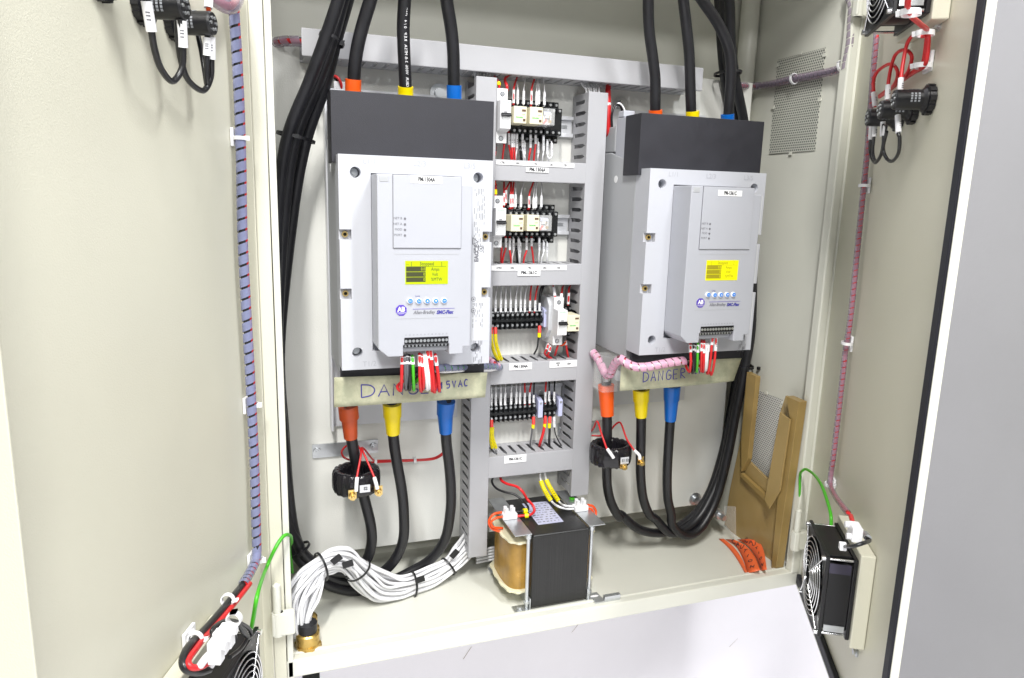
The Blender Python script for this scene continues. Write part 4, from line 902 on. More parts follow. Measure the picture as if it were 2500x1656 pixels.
# load cables: from the starter feet, along the floor and up with the side bundle
C1 = FR(650, 900, 4.304); C5 = FR(650, 1200, 3.438); CR = FR(1400, 900, 4.304)
gl = 'load cables looping over the cabinet floor'
BL = FR(600, 0, 3.38)
left = [
 # (upper path in C1, lower in C5, bundle in display px)
 ([(860, 380, -.13), (872, 520, -.125), (885, 640, -.12), (900, 760, -.115), (935, 950, -.105), (985, 1180, -.095), (1040, 1400, -.088)], [(880, 300, -.082), (880, 460, -.075), (830, 590, -.065), (700, 675, -.058), (520, 665, -.055), (400, 600, -.06), (310, 520, -.065), (255, 420, -.07)], [(664, 1200, -.075), (648, 1050, -.08), (637, 800, -.085), (641, 520, -.09), (662, 330, -.10), (715, 190, -.115), (752, 90, -.13), (785, -10, -.145), (800, -90, -.15)],
  [([(858, 380, -.13), (872, 520, -.125)], (.0150, .0150), 'orangedk'), ([(872, 515, -.125), (888, 725, -.118)], (.0125, .0105), 'orangedk')], 'left unit load cable with dark orange sleeve, through the ring transformer'),
 ([(1320, 360, -.13), (1325, 520, -.125), (1330, 640, -.12), (1345, 800, -.115), (1375, 1000, -.105), (1420, 1250, -.095), (1445, 1500, -.088)], [(1150, 400, -.072), (1080, 570, -.06), (960, 690, -.05), (800, 755, -.046), (620, 745, -.05), (470, 680, -.055), (360, 590, -.06), (280, 470, -.065)], [(674, 1200, -.07), (655, 1020, -.075), (641, 800, -.08), (655, 520, -.075), (680, 330, -.085), (735, 190, -.10), (768, 90, -.115), (795, -10, -.13), (812, -90, -.14)],
  [([(1322, 360, -.13), (1326, 500, -.125)], (.0150, .0142), 'yellow'), ([(1326, 500, -.125), (1330, 580, -.123), (1334, 680, -.12)], (.0132, .0108), 'yellow')], 'left unit load cable with yellow sleeve'),
 ([(1890, 340, -.13), (1880, 480, -.125), (1885, 620, -.12), (1895, 800, -.112), (1920, 1000, -.10), (1940, 1250, -.09), (1935, 1500, -.08)], [(1500, 400, -.062), (1380, 570, -.05), (1180, 690, -.042), (960, 790, -.042), (740, 835, -.05), (560, 800, -.055), (430, 730, -.06), (320, 620, -.062), (240, 480, -.06)], [(670, 1180, -.06), (656, 1000, -.062), (646, 800, -.065), (676, 500, -.058), (706, 330, -.07), (750, 200, -.085), (778, 90, -.10), (806, -10, -.115), (820, -90, -.125)],
  [([(1890, 340, -.13), (1878, 480, -.125)], (.0150, .0135), 'blue'), ([(1880, 470, -.125), (1886, 670, -.12)], (.0128, .0105), 'blue')], 'left unit load cable with dark blue sleeve'),
]
for up_, lo_, bu, sl, lb_ in left:
    cable(YP(C1, up_) + YP(C5, lo_) + YP(DI, bu), lb_, gl, [(YP(C1, s_), rr, mt) for s_, rr, mt in sl])
rightc = [
 ([(345, 60, -.10), (348, 200, -.105), (352, 480, -.108), (355, 700, -.105), (350, 1050, -.098), (358, 1250, -.09), (400, 1420, -.08), (480, 1560, -.07)], [(1435, 1190, -.065), (1480, 1225, -.06), (1540, 1230, -.05), (1600, 1195, -.035), (1640, 1140, -.02), (1670, 1050, -.01), (1690, 950, 0), (1705, 850, .005), (1712, 750, .01), (1705, 500, .015), (1692, 300, .0), (1672, 150, -.02), (1662, 0, -.03), (1655, -90, -.04)],
  [([(342, 170, -.105), (348, 330, -.106), (356, 495, -.108)], (.0145, .0115), 'orange')], 'right unit load cable with bright orange sleeve, through the ring transformer', ),
 ([(712, 200, -.13), (712, 340, -.128), (712, 520, -.125), (708, 800, -.118), (705, 1100, -.105), (730, 1350, -.09), (790, 1520, -.078)], [(1515, 1200, -.07), (1550, 1232, -.065), (1590, 1220, -.055), (1630, 1175, -.045), (1670, 1080, -.03), (1690, 980, -.022), (1708, 880, -.015), (1722, 760, -.01), (1722, 500, -.005), (1706, 300, -.02), (1684, 150, -.04), (1674, 0, -.055), (1668, -90, -.06)],
  [([(710, 215, -.13), (710, 340, -.128)], (.0150, .0140), 'yellow'), ([(711, 340, -.128), (711, 430, -.127), (711, 500, -.125)], (.0126, .0105), 'yellow')], 'right unit load cable with yellow sleeve'),
 ([(1035, 200, -.13), (1030, 340, -.128), (1017, 540, -.125), (1000, 800, -.118), (985, 1100, -.105), (990, 1350, -.09), (1025, 1520, -.08)], [(1555, 1215, -.075), (1585, 1238, -.07), (1620, 1220, -.062), (1655, 1155, -.05), (1683, 1050, -.04), (1702, 950, -.033), (1722, 850, -.028), (1738, 740, -.025), (1738, 480, -.02), (1722, 300, -.04), (1694, 150, -.06), (1686, 0, -.08), (1682, -90, -.09)],
  [([(1036, 180, -.13), (1030, 330, -.128)], (.0155, .0140), 'blue'), ([(1028, 330, -.128), (1018, 545, -.125)], (.0128, .0102), 'blue')], 'right unit load cable with dark blue sleeve'),
]
for up_, bu, sl, lb_ in rightc:
    cable(YP(CR, up_) + YP(DI, bu), lb_, gl, [(YP(CR, s_), rr, mt) for s_, rr, mt in sl], sub=7)
# lug visible above the orange sleeve
b = MB(); q = PY(CR(345, 150), -.104); b.cyl(q + Vector((0, 0, -.004)), q + Vector((0, 0, .025)), .0078, 20); b.box(q.x - .011, q.x + .011, q.y - .003, q.y + .003, q.z + .018, q.z + .048); o = tag(b.build('cable_lug', 'steel', None), 'bare metal lug above the bright orange sleeve at the right starter', 'cable lug')
b = MB().box(q.x - .018, q.x + .012, -.125, -.085, q.z - .012, q.z + .052); tag(b.build('lug_cover', 'sheetclr', None, bevel=.002), 'clear plastic cover round the lug at the right starter foot', 'lug cover')
b = MB().cyl(PY(CR(480, 80), -.12), PY(CR(480, 80), -.11), .010, 6); tag(b.build('hex_nut', 'steel', None), 'large hexagon nut at the left edge of the right warning card', 'nut')
# aluminium foot plates of the starters
# cable ties round the bundles
def ring(c, axis, a, bb, r, mt, label, cat='cable tie', group='black cable ties', head=True, twist=None, name='cable_tie'):
    """flat oval band round a bundle; a, bb are half-axis vectors"""
    c = Vector(c); ax = Vector(axis).normalized(); n_ = 28; vs = []
    a = Vector(a); bb = Vector(bb)
    for i in range(n_):
        t_ = 2 * math.pi * i / n_; d_ = a * math.cos(t_) + bb * math.sin(t_); dn = d_.normalized()
        for (u, v) in ((-1, 0), (1, 0), (1, 1), (-1, 1)): vs.append(c + d_ + dn * (v * .0016) + ax * (u * r))
    fs = [(i * 4 + k, i * 4 + (k + 1) % 4, ((i + 1) % n_) * 4 + (k + 1) % 4, ((i + 1) % n_) * 4 + k) for i in range(n_) for k in range(4)]
    mb = MB(); mb.add(vs, fs); o = mb.build(name, mt, None, loc=c); tag(o, label, cat, group)
    if head:
        h = MB(); hc = c + (a * .35 - bb * 0 ) ; hd = a * .8 + Vector((0, -1, 0)) * bb.length * .8 if head is True else head; h.obox(c + hd, ax * .0028, (.0028, 0, 0), (0, .0022, 0)); h.build('tie_head', mt, o)
    return o
q = PY(DI(767, 92), -.114); ax = Vector((.40, -.10, .90)); ring(q, ax, Vector((.0155, 0, -.007)), Vector((0, .023, 0)), .0022, 'black', 'black tie round the left cable bundle in front of the top duct', head=Vector((.012, -.018, -.006)))
q = PY(DI(684, 318), -.085); ring(q, Vector((.25, .0, .97)), Vector((.0255, 0, -.006)), Vector((0, .023, 0)), .0022, 'black', 'black tie round the left cable bundle beside the left starter', head=Vector((.0, -.025, -.0)))
q = PY(C5(272, 490), -.066); ring(q, Vector((-.5, -.05, .86)), Vector((.0165, 0, .009)), Vector((0, .015, 0)), .0022, 'black', 'black tie round the black cables above the left floor corner', head=Vector((.0, -.017, 0)))
q = PY(DI(1682, 170), -.041); ring(q, ZV, Vector((.0185, 0, 0)), Vector((0, .031, 0)), .0022, 'black', 'black tie round the cables beside the right end of the top duct', head=Vector((-.02, -.03, 0)))
q = PY(DI(1713, 845), -.009); ring(q, ZV, Vector((.020, 0, 0)), Vector((0, .029, 0)), .0022, 'black', 'black tie round the cables beside the right warning card', head=Vector((.02, -.03, 0)))
# second group of thick supply cables going up at the right behind the cables
for i, (dx, dd) in enumerate(((0, .02), (55, .035))):
    pass

# ================================================================== CURRENT TRANSFORMERS
def make_ct(c, Rout, Rin, hh, label, tabs, lab_txt):
    t = thing('current_transformer', label, 'current transformer', c - ZV * hh, 'black ring current transformers')
    # taped torus with bumpy wrap
    mb = MB(); NU, NV = 64, 14; vs = []; rnd = random.Random(5)
    for i in range(NU):
        th_ = 2 * math.pi * i / NU; w_ = 1 + .024 * math.sin(i * 1.9) + rnd.uniform(-.022, .022)
        for j in range(NV):
            ph = 2 * math.pi * j / NV; e = 3.2
            cu = abs(math.cos(ph)) ** (2 / e) * (1 if math.cos(ph) > 0 else -1); su = abs(math.sin(ph)) ** (2 / e) * (1 if math.sin(ph) > 0 else -1)
            rr = ((Rout + Rin) / 2 + cu * (Rout - Rin) / 2) * w_; vs.append(c + Vector((math.cos(th_) * rr, math.sin(th_) * rr, su * hh * w_)))
    fs = [(i * NV + j, ((i + 1) % NU) * NV + j, ((i + 1) % NU) * NV + (j + 1) % NV, i * NV + (j + 1) % NV) for i in range(NU) for j in range(NV)]
    mb.add(vs, fs, True); mb.build('taped_ring', 'tapeblk', t)
    br = MB(); br.box(c.x - Rout - .024, c.x + Rout + .013, -.004, -.001, c.z - .012 + .016, c.z + .012 + .016); br.box(c.x - .02, c.x + .02, min(-.01, c.y + Rout * .6), -.004, c.z - hh - .001, c.z - hh + .001); o = br.build('bracket', 'steel', t)
    for x in (c.x - Rout - .016, c.x + Rout + .005):
        s = MB(); s.cyl((x, -.004, c.z + .016), (x, -.008, c.z + .016), .0062, 20); s.cyl((x, -.008, c.z + .016), (x, -.010, c.z + .016), .003, 6); s.build('bracket_screw', 'steel', o)
    lb = MB()
    lb.box(c.x + .000, c.x + .016, c.y - Rout - .0022, c.y - Rout - .0012, c.z - .0075, c.z + .0045); l1 = lb.build('label_sticker', 'rating', t)
    tx = MB(); tx.text(lab_txt, .0068, (c.x + .009, c.y - Rout - .0026, c.z - .0012), align='CENTER', sx=.9, bold=.0002); tx.build('lettering', 'ink', l1)
    for dx in tabs:
        k = MB(); q = Vector((c.x + dx, c.y - Rout - .004 + abs(dx) * .25, c.z - .012)); k.cyl(q + Vector((0, .004, 0)), q + Vector((0, -.010, 0)), .0026, 12); k.cyl(q + Vector((0, -.001, 0)), q + Vector((0, -.005, 0)), .0058, 6); k.obox(q + Vector((0, .001, .003)), (.0062, 0, 0), (0, .0006, 0), (0, 0, .0072)); k.build('brass_terminal', 'gold', t)
    return t
c1 = PY(FR(800, 1080, 9.8)(690, 880), -.105); make_ct(c1, .037, .023, .0185, 'black taped ring transformer with S2 sticker round the left starter cable', (-.011, .030), 'S2')
c2_ = PY(CR(390, 885), -.105); make_ct(c2_, .037, .024, .0185, 'black taped ring transformer with S1 S2 sticker round the right starter cable', (.006, .046), 'S1 S2')
CT1 = FR(800, 1080, 9.8); gct = 'red sensing wires of the ring transformers'
def sw(F, pts, label, s0=None):
    w_ = wire([PY(F(x, y), d) for x, y, d in pts], .0017, 'red', label, gct, [([PY(F(x, y), d) for x, y, d in s0], 'sleeve')] if s0 else None, sr=.0030); return w_
sw(CT1, [(680, 1170, -.150), (685, 1000, -.148), (700, 830, -.140), (770, 450, -.125), (800, 230, -.115), (740, 110, -.105), (650, 60, -.095), (470, 80, -.085), (370, 160, -.08), (335, 260, -.075), (400, 370, -.07), (560, 430, -.06), (820, 470, -.05), (1150, 480, -.04), (1550, 460, -.035), (2100, 440, -.035), (2500, 410, -.04), (2700, 330, -.05), (2830, 200, -.055)], 'red wire from the left ring transformer bolt running right into the duct, longer loop', [(680, 1170, -.150), (690, 1000, -.148), (702, 850, -.141)])
sw(CT1, [(1190, 1120, -.148), (1150, 980, -.146), (1110, 830, -.14), (960, 480, -.125), (830, 190, -.11), (820, 130, -.10), (900, 190, -.09), (1000, 320, -.07), (1080, 410, -.05), (1150, 440, -.04), (1550, 430, -.035), (2100, 420, -.035), (2480, 390, -.04), (2680, 310, -.05), (2830, 170, -.055)], 'red wire from the left ring transformer bolt running right into the duct, shorter loop', [(1190, 1120, -.148), (1155, 980, -.146), (1115, 840, -.141)])
sw(CR, [(425, 940, -.150), (400, 900, -.148), (355, 850, -.14), (300, 700, -.125), (250, 555, -.10), (215, 620, -.08), (180, 670, -.06), (150, 690, -.05)], 'red wire rising from the left bolt of the right ring transformer', [(422, 940, -.150), (395, 900, -.148), (355, 845, -.141)])
sw(CR, [(700, 960, -.150), (690, 915, -.148), (640, 860, -.14), (560, 740, -.12), (510, 600, -.10), (480, 565, -.09), (430, 600, -.08), (380, 660, -.07), (300, 705, -.06), (190, 705, -.05)], 'red wire rising from the right bolt of the right ring transformer', [(698, 955, -.150), (690, 910, -.148), (640, 860, -.141)])
for k, (x, y) in enumerate(((1140, 455), (2080, 430))):
    q = PY(CT1(x, y), -.038); ring(q, XV, Vector((0, 0, .0042)), Vector((0, .0045, 0)), .0022, 'nylon', 'small clear tie on the red sensing wires, %s the middle load cable' % ('left of', 'right of')[k], group='small clear ties', head=False)

# ================================================================== CONTROL TRANSFORMER ON THE FLOOR
TX0, TX1, TY0, TY1, TZ1 = .4075, .511, -.180, -.030, -.5440
tf = thing('transformer', 'black laminated transformer with brown coil standing on the cabinet floor', 'transformer', ((TX0 + TX1) / 2, -.105, ZF))
b = MB().box(TX0, TX1, TY0, TY1, ZF + .004, TZ1); core = b.build('laminated_core', 'core', tf, bevel=.003, seg=3)
b = MB(); q0 = PZ(K(600, 410), TZ1 + .0006); lp = [PZ(K(*v), TZ1 + .0004) for v in ((595, 412), (845, 388), (1015, 592), (760, 625))]
b.prism(lp, (0, 0, -.0006)); tl = b.build('rating_label', 'tlabel', core)
tx = MB(); rnd = random.Random(9); e1 = lp[1] - lp[0]; e2 = lp[3] - lp[0]
for k in range(9):
    u = .05
    while u < .9:
        l = rnd.uniform(.04, .16); a = lp[0] + e1 * u + e2 * (.08 + k * .1); tx.prism([a, a + e1 * l, a + e1 * l + e2 * .03, a + e2 * .03], (0, 0, .0001)); u += l + rnd.uniform(.03, .12)
tx.build('small_print', 'inkgrey', tl)
# coil bulging on both sides, cream bobbin flanges
for sgn, xe in ((-1, TX0), (1, TX1)):
    vs = []; N_ = 18; cy = (TY0 + TY1) / 2 + .0; mb = MB(); outl = [(xe, cy + .052), (xe + sgn * .018, cy + .050), (xe + sgn * .030, cy + .038), (xe + sgn * .033, cy + .012), (xe + sgn * .033, cy - .018), (xe + sgn * .029, cy - .042), (xe + sgn * .018, cy - .053), (xe, cy - .054)]
    if sgn > 0: outl = [(xe + (x - xe) * .62, y) for x, y in outl]
    pr = smooth([(x, y, 0) for x, y in outl], 4)
    n_ = len(pr); z0, z1 = ZF + .030, TZ1 - .020
    mb.add([Vector((p.x, p.y, z0)) for p in pr] + [Vector((p.x, p.y, z1)) for p in pr], [(i, i + 1, i + 1 + n_, i + n_) if sgn > 0 else (i + 1, i, i + n_, i + 1 + n_) for i in range(n_ - 1)], True)
    mb.build('coil', 'coil', tf)
    for z in (z0 - .004, z1):
        f = MB(); pl = []
        for k, p in enumerate(pr): d_ = Vector((p.x - xe, (p.y - cy), 0)); s_ = 1.17 + (.03 if (k % 4) < 2 else -.015); pl.append(Vector((xe + d_.x * s_, cy + d_.y * s_ * .98, z)))
        f.prism(pl, (0, 0, .004)); f.build('bobbin_flange', 'bobbin', tf, bevel=.001)
# end brackets, tie rods
for sgn, xe in ((-1, TX0), (1, TX1)):
    b = MB(); xa = xe + sgn * .0005; b.box(xa, xa + sgn * .030, TY0 + .004, TY1 - .004 + .012, TZ1 + .0005, TZ1 + .0022); b.build('top_bracket', 'steel', tf, bevel=.0005)
    b = MB(); b.box(xa, xa + sgn * .028, TY0 - .004, TY0 + .018, ZF + .0005, ZF + .0025); b.box(xa, xa + sgn * .028, TY1 - .018, TY1 + .004, ZF + .0005, ZF + .0025); b.box(xa, xa + sgn * .002, TY0, TY1, ZF + .0005, ZF + .022); b.build('foot_bracket', 'steel', tf, bevel=.0004)
    b = MB()
    for y in (TY0 + .006, TY1 - .006): b.cyl((xe + sgn * .006, y, ZF + .003), (xe + sgn * .006, y, TZ1 + .001), .0032, 12); b.cyl((xe + sgn * .006, y, TZ1 - .006), (xe + sgn * .006, y, TZ1 + .0), .0055, 6); b.cyl((xe + sgn * .006, y, ZF + .012), (xe + sgn * .006, y, ZF + .017), .0055, 6)
    b.build('tie_rod', 'steel', tf)
b = MB(); q = Vector((TX0 - .018, TY0 + .006, ZF + .0026)); b.cyl(q, q + ZV * .0015, .0075, 20); b.cyl(q + ZV * .0015, q + ZV * .0045, .0050, 16, .0035); b.build('foot_screw', 'steel', tf)
b = MB(); q = Vector((TX1 + .018, TY0 + .006, ZF + .0028)); b.prism([q + Vector((math.cos(k * math.pi / 6) * .008, math.sin(k * math.pi / 6) * .0032, 0)) for k in range(12)], (0, 0, .0002)); b.build('slot_hole', 'tape', tf)
def chocolate(c, label, n_=2):
    t = thing('screw_connector', label, 'connector', c, 'white screw connectors on the transformer')
    b = MB(); b.box(c.x - .013, c.x + .013, c.y - .008, c.y + .008, c.z, c.z + .010)
    b.build('connector_body', 'nylon', t, bevel=.0012)
    b = MB()
    for k in range(n_):
        for s_ in (-.0042, .0042): b.lathe((c.x - .006 + k * .012, c.y + s_, c.z + .010), ZV, [(0, .0036), (.010, .0032), (.010, .0018), (.006, .0018)], 16)
    b.build('screw_collar', 'nylon', t); return t
qa = PZ(K(480, 575), TZ1 + .0024); chocolate(qa + Vector((0, .008, 0)), 'white screw connector on the left bracket of the transformer')
qb = PZ(K(1195, 490), TZ1 + .0024); chocolate(qb + Vector((0, .006, 0)), 'white screw connector on the right bracket of the transformer')
gT = 'wires to the transformer'
def kz(pts): return [PY(K(x, y), d) for x, y, d in pts]
ya = qa.y + .008; yb_ = qb.y + .006
w = wire(kz([(375, 130, -.05), (390, 180, -.06), (450, 215, -.075), (540, 240, -.09), (600, 290, -.10), (650, 370, ya + .01), (705, 430, ya - .004), (720, 485, ya - .01), (680, 525, ya - .008), (600, 535, ya - .006), (550, 538, ya - .004)]), .0024, 'red', 'red wire curling down to the left transformer connector', gT, [(kz([(625, 534, ya - .006), (662, 532, ya - .008)]), 'marker')], sr=.0046)
w = wire(kz([(305, 135, -.05), (295, 200, -.055), (340, 260, -.07), (420, 295, -.085), (520, 320, -.095), (600, 380, -.105), (655, 440, ya + .01), (650, 480, ya), (600, 490, ya), (540, 495, ya)]), .0020, 'blackw', 'black wire curving down beside the red one to the left transformer connector', gT, [(kz([(608, 486, ya), (645, 484, ya)]), 'marker')], sr=.0044)
for k, pts in enumerate(([(778, 90, -.05), (785, 180, -.055), (830, 290, -.065), (900, 395, -.075), (960, 440, yb_), (1040, 465, yb_), (1120, 465, yb_)], [(822, 90, -.05), (840, 170, -.055), (890, 270, -.065), (975, 400, -.072), (1020, 430, yb_), (1060, 438, yb_), (1115, 438, yb_)])):
    P = kz(pts); o = wire(P, .0021, 'whitew', 'white wire with yellow number markers, %s of two above the transformer' % ('left', 'right')[k], gT)
    Sm = smooth(P, 6); mk = MB(); ink = MB(); seg_ = Sm[6:18]
    for i in range(len(seg_) - 1):
        u, v = seg_[i], seg_[i + 1]; d_ = v - u; mk.cyl(u + d_ * .04, v - d_ * .04, .0042, 14); ink.obox(u + d_ * .5 + Vector((0, -.0040, .0006)), (.0012, 0, 0), d_ * .12, (0, .0003, 0))
    mk.build('number_marker', 'marker', o); ink.build('lettering', 'ink', o)
for k, pts in enumerate(([(390, 500, ya), (310, 520, ya - .004), (262, 590, ya - .004), (290, 660, ya - .006), (360, 690, ya - .008), (430, 725, ya - .008)], [(395, 545, ya - .006), (330, 560, ya - .01), (285, 600, ya - .01), (310, 650, ya - .01), (400, 660, ya - .004)])):
    wire(kz(pts), .0022, 'redbr', '%s orange lead looping from the left connector to the coil' % ('outer', 'inner')[k], 'orange coil leads')
for k, pts in enumerate(([(1255, 425, yb_), (1310, 440, yb_), (1340, 490, yb_), (1335, 545, yb_ - .004)], [(1258, 460, yb_), (1300, 475, yb_), (1312, 520, yb_ - .002), (1305, 545, yb_ - .004)])):
    wire(kz(pts), .0024, 'redbr', '%s orange lead looping over the right transformer bracket' % ('outer', 'inner')[k], 'orange coil leads')
b = MB(); q = PZ(K(1100, 365), TZ1 + .003); b.cyl(q, q + ZV * .002, .005, 16); b.build('green_mark', 'green', tf)
# black plate and loose bracket near the front lip
b = MB(); p = PY(DI(1398, 1388), -.192); e = PY(DI(1432, 1378), -.192); b.box(p.x - .002, e.x, -.196, -.188, p.z - .001, p.z + .009); b.box(p.x - .020, p.x - .002, -.196, -.180, p.z - .001, p.z + .002)
tag(b.build('loose_bracket', 'steel', None, bevel=.0006), 'small loose metal bracket on the front lip right of the transformer', 'bracket')
for i in range(5):
    z = ZF + .012 + i * .006; wire([Vector((.358, -.02, z)), Vector((.39, -.016, z)), Vector((.43, -.012, z - .001)), Vector((.50, -.01, z))], .0024, 'whitew', 'white wire, %s from below, running behind the transformer' % ORD[i], 'white wires behind the transformer')

# ================================================================== STARTER CONTROL WIRES
W2 = FR(960, 850, 7.89)
def drop(F, x, s0, s1, yb, mt, label, back, kx, sw=True, dep=-.232, dx=0, r=.0023):
    A = PY(F(x, s0 - 30), dep + .012); B_ = PY(F(x, s0), dep); C0 = PY(F(x + dx * .3, s1), dep - .004); Dn = PY(F(x + dx * .7, (s1 + yb) / 2), dep - .006); E_ = PY(F(x + dx + kx * .3, yb), dep + .004); G_ = PY(F(x + dx + kx, yb - (yb - s1) * .25), dep + .022); H_ = PY(F(*back), dep + .045)
    return wire([A, B_, C0, Dn, E_, G_, H_], r, mt, label, 'control wires hanging under the starters', [([B_, C0], 'sleeve')] if sw else None, sr=.0028)
LW = [(170, 180, 320, 820, 'red', 'outermost left red wire', -50, -10), (222, 180, 315, 800, 'greyw', 'dark grey wire', 20, 20), (268, 160, 310, 700, 'greyw', 'middle dark grey wire', 10, 5), (305, 170, 315, 810, 'blackw', 'black wire', -30, 20), (372, 180, 320, 810, 'green', 'green wire', 10, 25), (508, 140, 350, 830, 'red', 'red wire just right of the green one', 60, 10), (555, 160, 362, 790, 'red', 'second red wire right of the green one', -60, 40), (595, 140, 300, 800, 'whitew', 'white wire', 20, 60), (655, 40, 200, 830, 'red', 'red wire left of the pair at the middle', 20, 90), (718, 40, 230, 850, 'red', 'red wire right of the pair at the middle', 20, 70), (812, 150, 342, 830, 'red', 'outermost right red wire', -40, 90), (640, 120, 260, 790, 'whitew', 'white wire beside the red pair', 30, 70)]
for (x, s0, s1, yb, mt, nm, kx, dx) in LW:
    drop(W2, x, s0, s1, yb, mt, nm + ' hanging under the left starter', (600 + x * .2, 420), kx, dx=dx)
RWF = FR(1400, 620, 4.304)
RW = [(1230, 960, 1035, 1240, 'red', 'outermost left red wire', -50, 5), (1262, 960, 1020, 1250, 'blackw', 'black wire', -40, 5), (1275, 965, 1030, 1235, 'blackw', 'second black wire', -30, 0), (1306, 960, 1040, 1240, 'green', 'green wire', -20, -5), (1348, 940, 1025, 1235, 'red', 'red wire just right of the green one', -10, -5), (1373, 940, 1045, 1240, 'red', 'second red wire right of the green one', -20, -5), (1400, 960, 1040, 1220, 'whitew', 'white wire', -20, -15), (1418, 960, 1030, 1225, 'whitew', 'second white wire', -20, -20), (1465, 870, 960, 1260, 'red', 'red wire left of the pair at the right', -60, -35), (1500, 870, 1020, 1270, 'red', 'red wire right of the pair at the right', -70, -30)]
for (x, s0, s1, yb, mt, nm, kx, dx) in RW:
    drop(RWF, x, s0, s1, yb, mt, nm + ' hanging under the right starter', (1180, 1130), kx, dx=dx, r=.0021)
# cables from these wires to the ducts
def harness(pts, cores, wrapmat, label, r=.006, pitch=.014, width=.011, group=None, cat='cable harness', name='wire_harness', sub=8):
    o = None; P = smooth(pts, 4)
    t = thing(name, label, cat, pts[-1], group)
    for k, (mt, ox, oy) in enumerate(cores):
        off = Vector((ox, 0, 0)) + Vector((0, oy, 0)); MB().tube([p + off for p in pts], r * .52, 8, sub=sub).build('core_wire', mt, t)
    MB().helix(pts, r * 1.08, pitch, width, sub=sub).build('spiral_wrap', wrapmat, t)
    return t
hp = YP(W2, [(830, 400, -.215), (960, 380, -.205), (1150, 372, -.19), (1400, 360, -.165), (1700, 352, -.13), (1900, 356, -.10), (2035, 366, -.075), (2060, 366, -.06)])
harness(hp, [('greyw', -.001, 0), ('green', .0012, -.001)], 'wrapv', 'grey blue wrapped cable from the left starter wires into the third short duct', .0055, .016, .014)
wire(YP(W2, [(820, 440, -.21), (1000, 450, -.20), (1300, 432, -.175), (1600, 420, -.14), (1850, 425, -.11), (1990, 400, -.085), (2040, 375, -.07)]), .0028, 'whitew', 'white cable under the grey blue wrapped one, left starter to duct')
harness(YP(W2, [(1780, 180, -.06), (1860, 230, -.07), (1950, 300, -.085), (2030, 350, -.08)]), [('red', 0, 0)], 'wrapp', 'short pink wrapped harness behind the right foot of the left starter', .005, .009, .008)
hp = YP(B_F, [(1150, 1125, -.215), (1100, 1130, -.215), (1000, 1145, -.213), (860, 1172, -.21), (740, 1190, -.205), (640, 1185, -.20), (560, 1150, -.19), (505, 1110, -.18), (450, 1140, -.165), (410, 1210, -.15), (385, 1265, -.14), (345, 1270, -.125), (310, 1210, -.11), (270, 1120, -.095), (225, 1060, -.08), (200, 1030, -.07)])
harness(hp, [('red', 0, 0), ('red', .002, -.001), ('whitew', -.002, -.001)], 'wrapp', 'pink spiral wrapped harness drooping from the right starter to the right duct', .0068, .0115, .0098)

# ================================================================== WHITE WIRE BUNDLE AND GLANDS
def gland(q, label, r=.018):
    t = thing('cable_gland', label, 'cable gland', q, 'brass cable glands')
    b = MB(); b.lathe(q, ZV, [(0, r * 1.15), (.007, r * 1.15)], 6); b.lathe(q + ZV * .007, ZV, [(0, r * .98), (.016, r * .98), (.018, r * .86), (.019, r * .62), (.010, r * .62)], 32); b.build('gland_body', 'brass', t); return t
g1_ = PZ(C5(312, 1345), ZF); g1_.y = max(g1_.y, -.172); g1_.x = max(g1_.x, .045)
gland(g1_, 'brass cable gland at the front left floor corner, holding the white bundle')
g2_ = PZ(C5(335, 1165), ZF); g2_.x = .045
gland(g2_, 'brass cable gland half hidden behind the white wire bundle')
b = MB().cyl(g1_ + ZV * .010, g1_ + ZV * .040, .0135, 24, .0145); tag(b.build('black_sheath', 'cable', None), 'short black sheath in the front brass gland round the white wires', 'cable sheath')
cen = [(300, 1215, -.168), (285, 1060, -.166), (290, 900, -.160), (355, 750, -.150), (450, 640, -.138), (560, 580, -.128), (660, 575, -.120), (740, 632, -.112), (830, 720, -.100), (960, 800, -.088), (1110, 815, -.080), (1240, 780, -.072), (1380, 720, -.062), (1530, 630, -.05), (1620, 540, -.04), (1690, 450, -.03), (1740, 330, -.03)]
rad = [.0125, .019, .030, .027, .019, .022, .022, .020, .025, .028, .025, .020, .022, .016, .020, .020, .014]
cen3 = [PY(C5(x, y), d) for x, y, d in cen]
NB_ = 26; rnd = random.Random(4)
for i in range(NB_):
    rr = math.sqrt((i + .6) / NB_); an = i * 2.39996; pts = []
    for k, (c, R) in enumerate(zip(cen3, rad)):
        t_ = (cen3[min(k + 1, len(cen3) - 1)] - cen3[max(k - 1, 0)]).normalized(); a = t_.cross(Vector((0, 1, 0))).normalized(); bb = t_.cross(a).normalized()
        aa = an + .10 * k + rnd.uniform(-.15, .15); j = rr * R * rnd.uniform(.86, 1.06); q = c + a * math.cos(aa) * j + bb * math.sin(aa) * j * .62
        q.z = max(q.z, ZF + .003); pts.append(q)
    wire(pts, .0025, 'whitew', 'white control wire in the thick white bundle from brass gland to left duct', 'white wires of the bundle on the cabinet floor', sub=5, name='control_wire')
def tieat(k, f, label, sc=1.0, hd=None):
    c = cen3[k].lerp(cen3[k + 1], f); R = (rad[k] + (rad[k + 1] - rad[k]) * f) * sc + .002; t_ = (cen3[k + 1] - cen3[k]).normalized(); a = t_.cross(Vector((0, 1, 0))).normalized(); bb = t_.cross(a).normalized()
    return ring(c, t_, a * R, bb * R * .72, .0016, 'black', label, group='black ties on the white bundle', head=a * R * -1.0 + Vector((0, -.004, .004)) if hd is None else hd)
tieat(4, .1, 'black tie on the white bundle at the left of its hump', 1.1)
tieat(7, .35, 'black tie on the white bundle at the right of its hump', .88)
tieat(10, .9, 'black tie on the white bundle at its lowest middle stretch', 1.0)
tieat(13, .0, 'black tie on the white bundle near the foot of the left duct', 1.05)
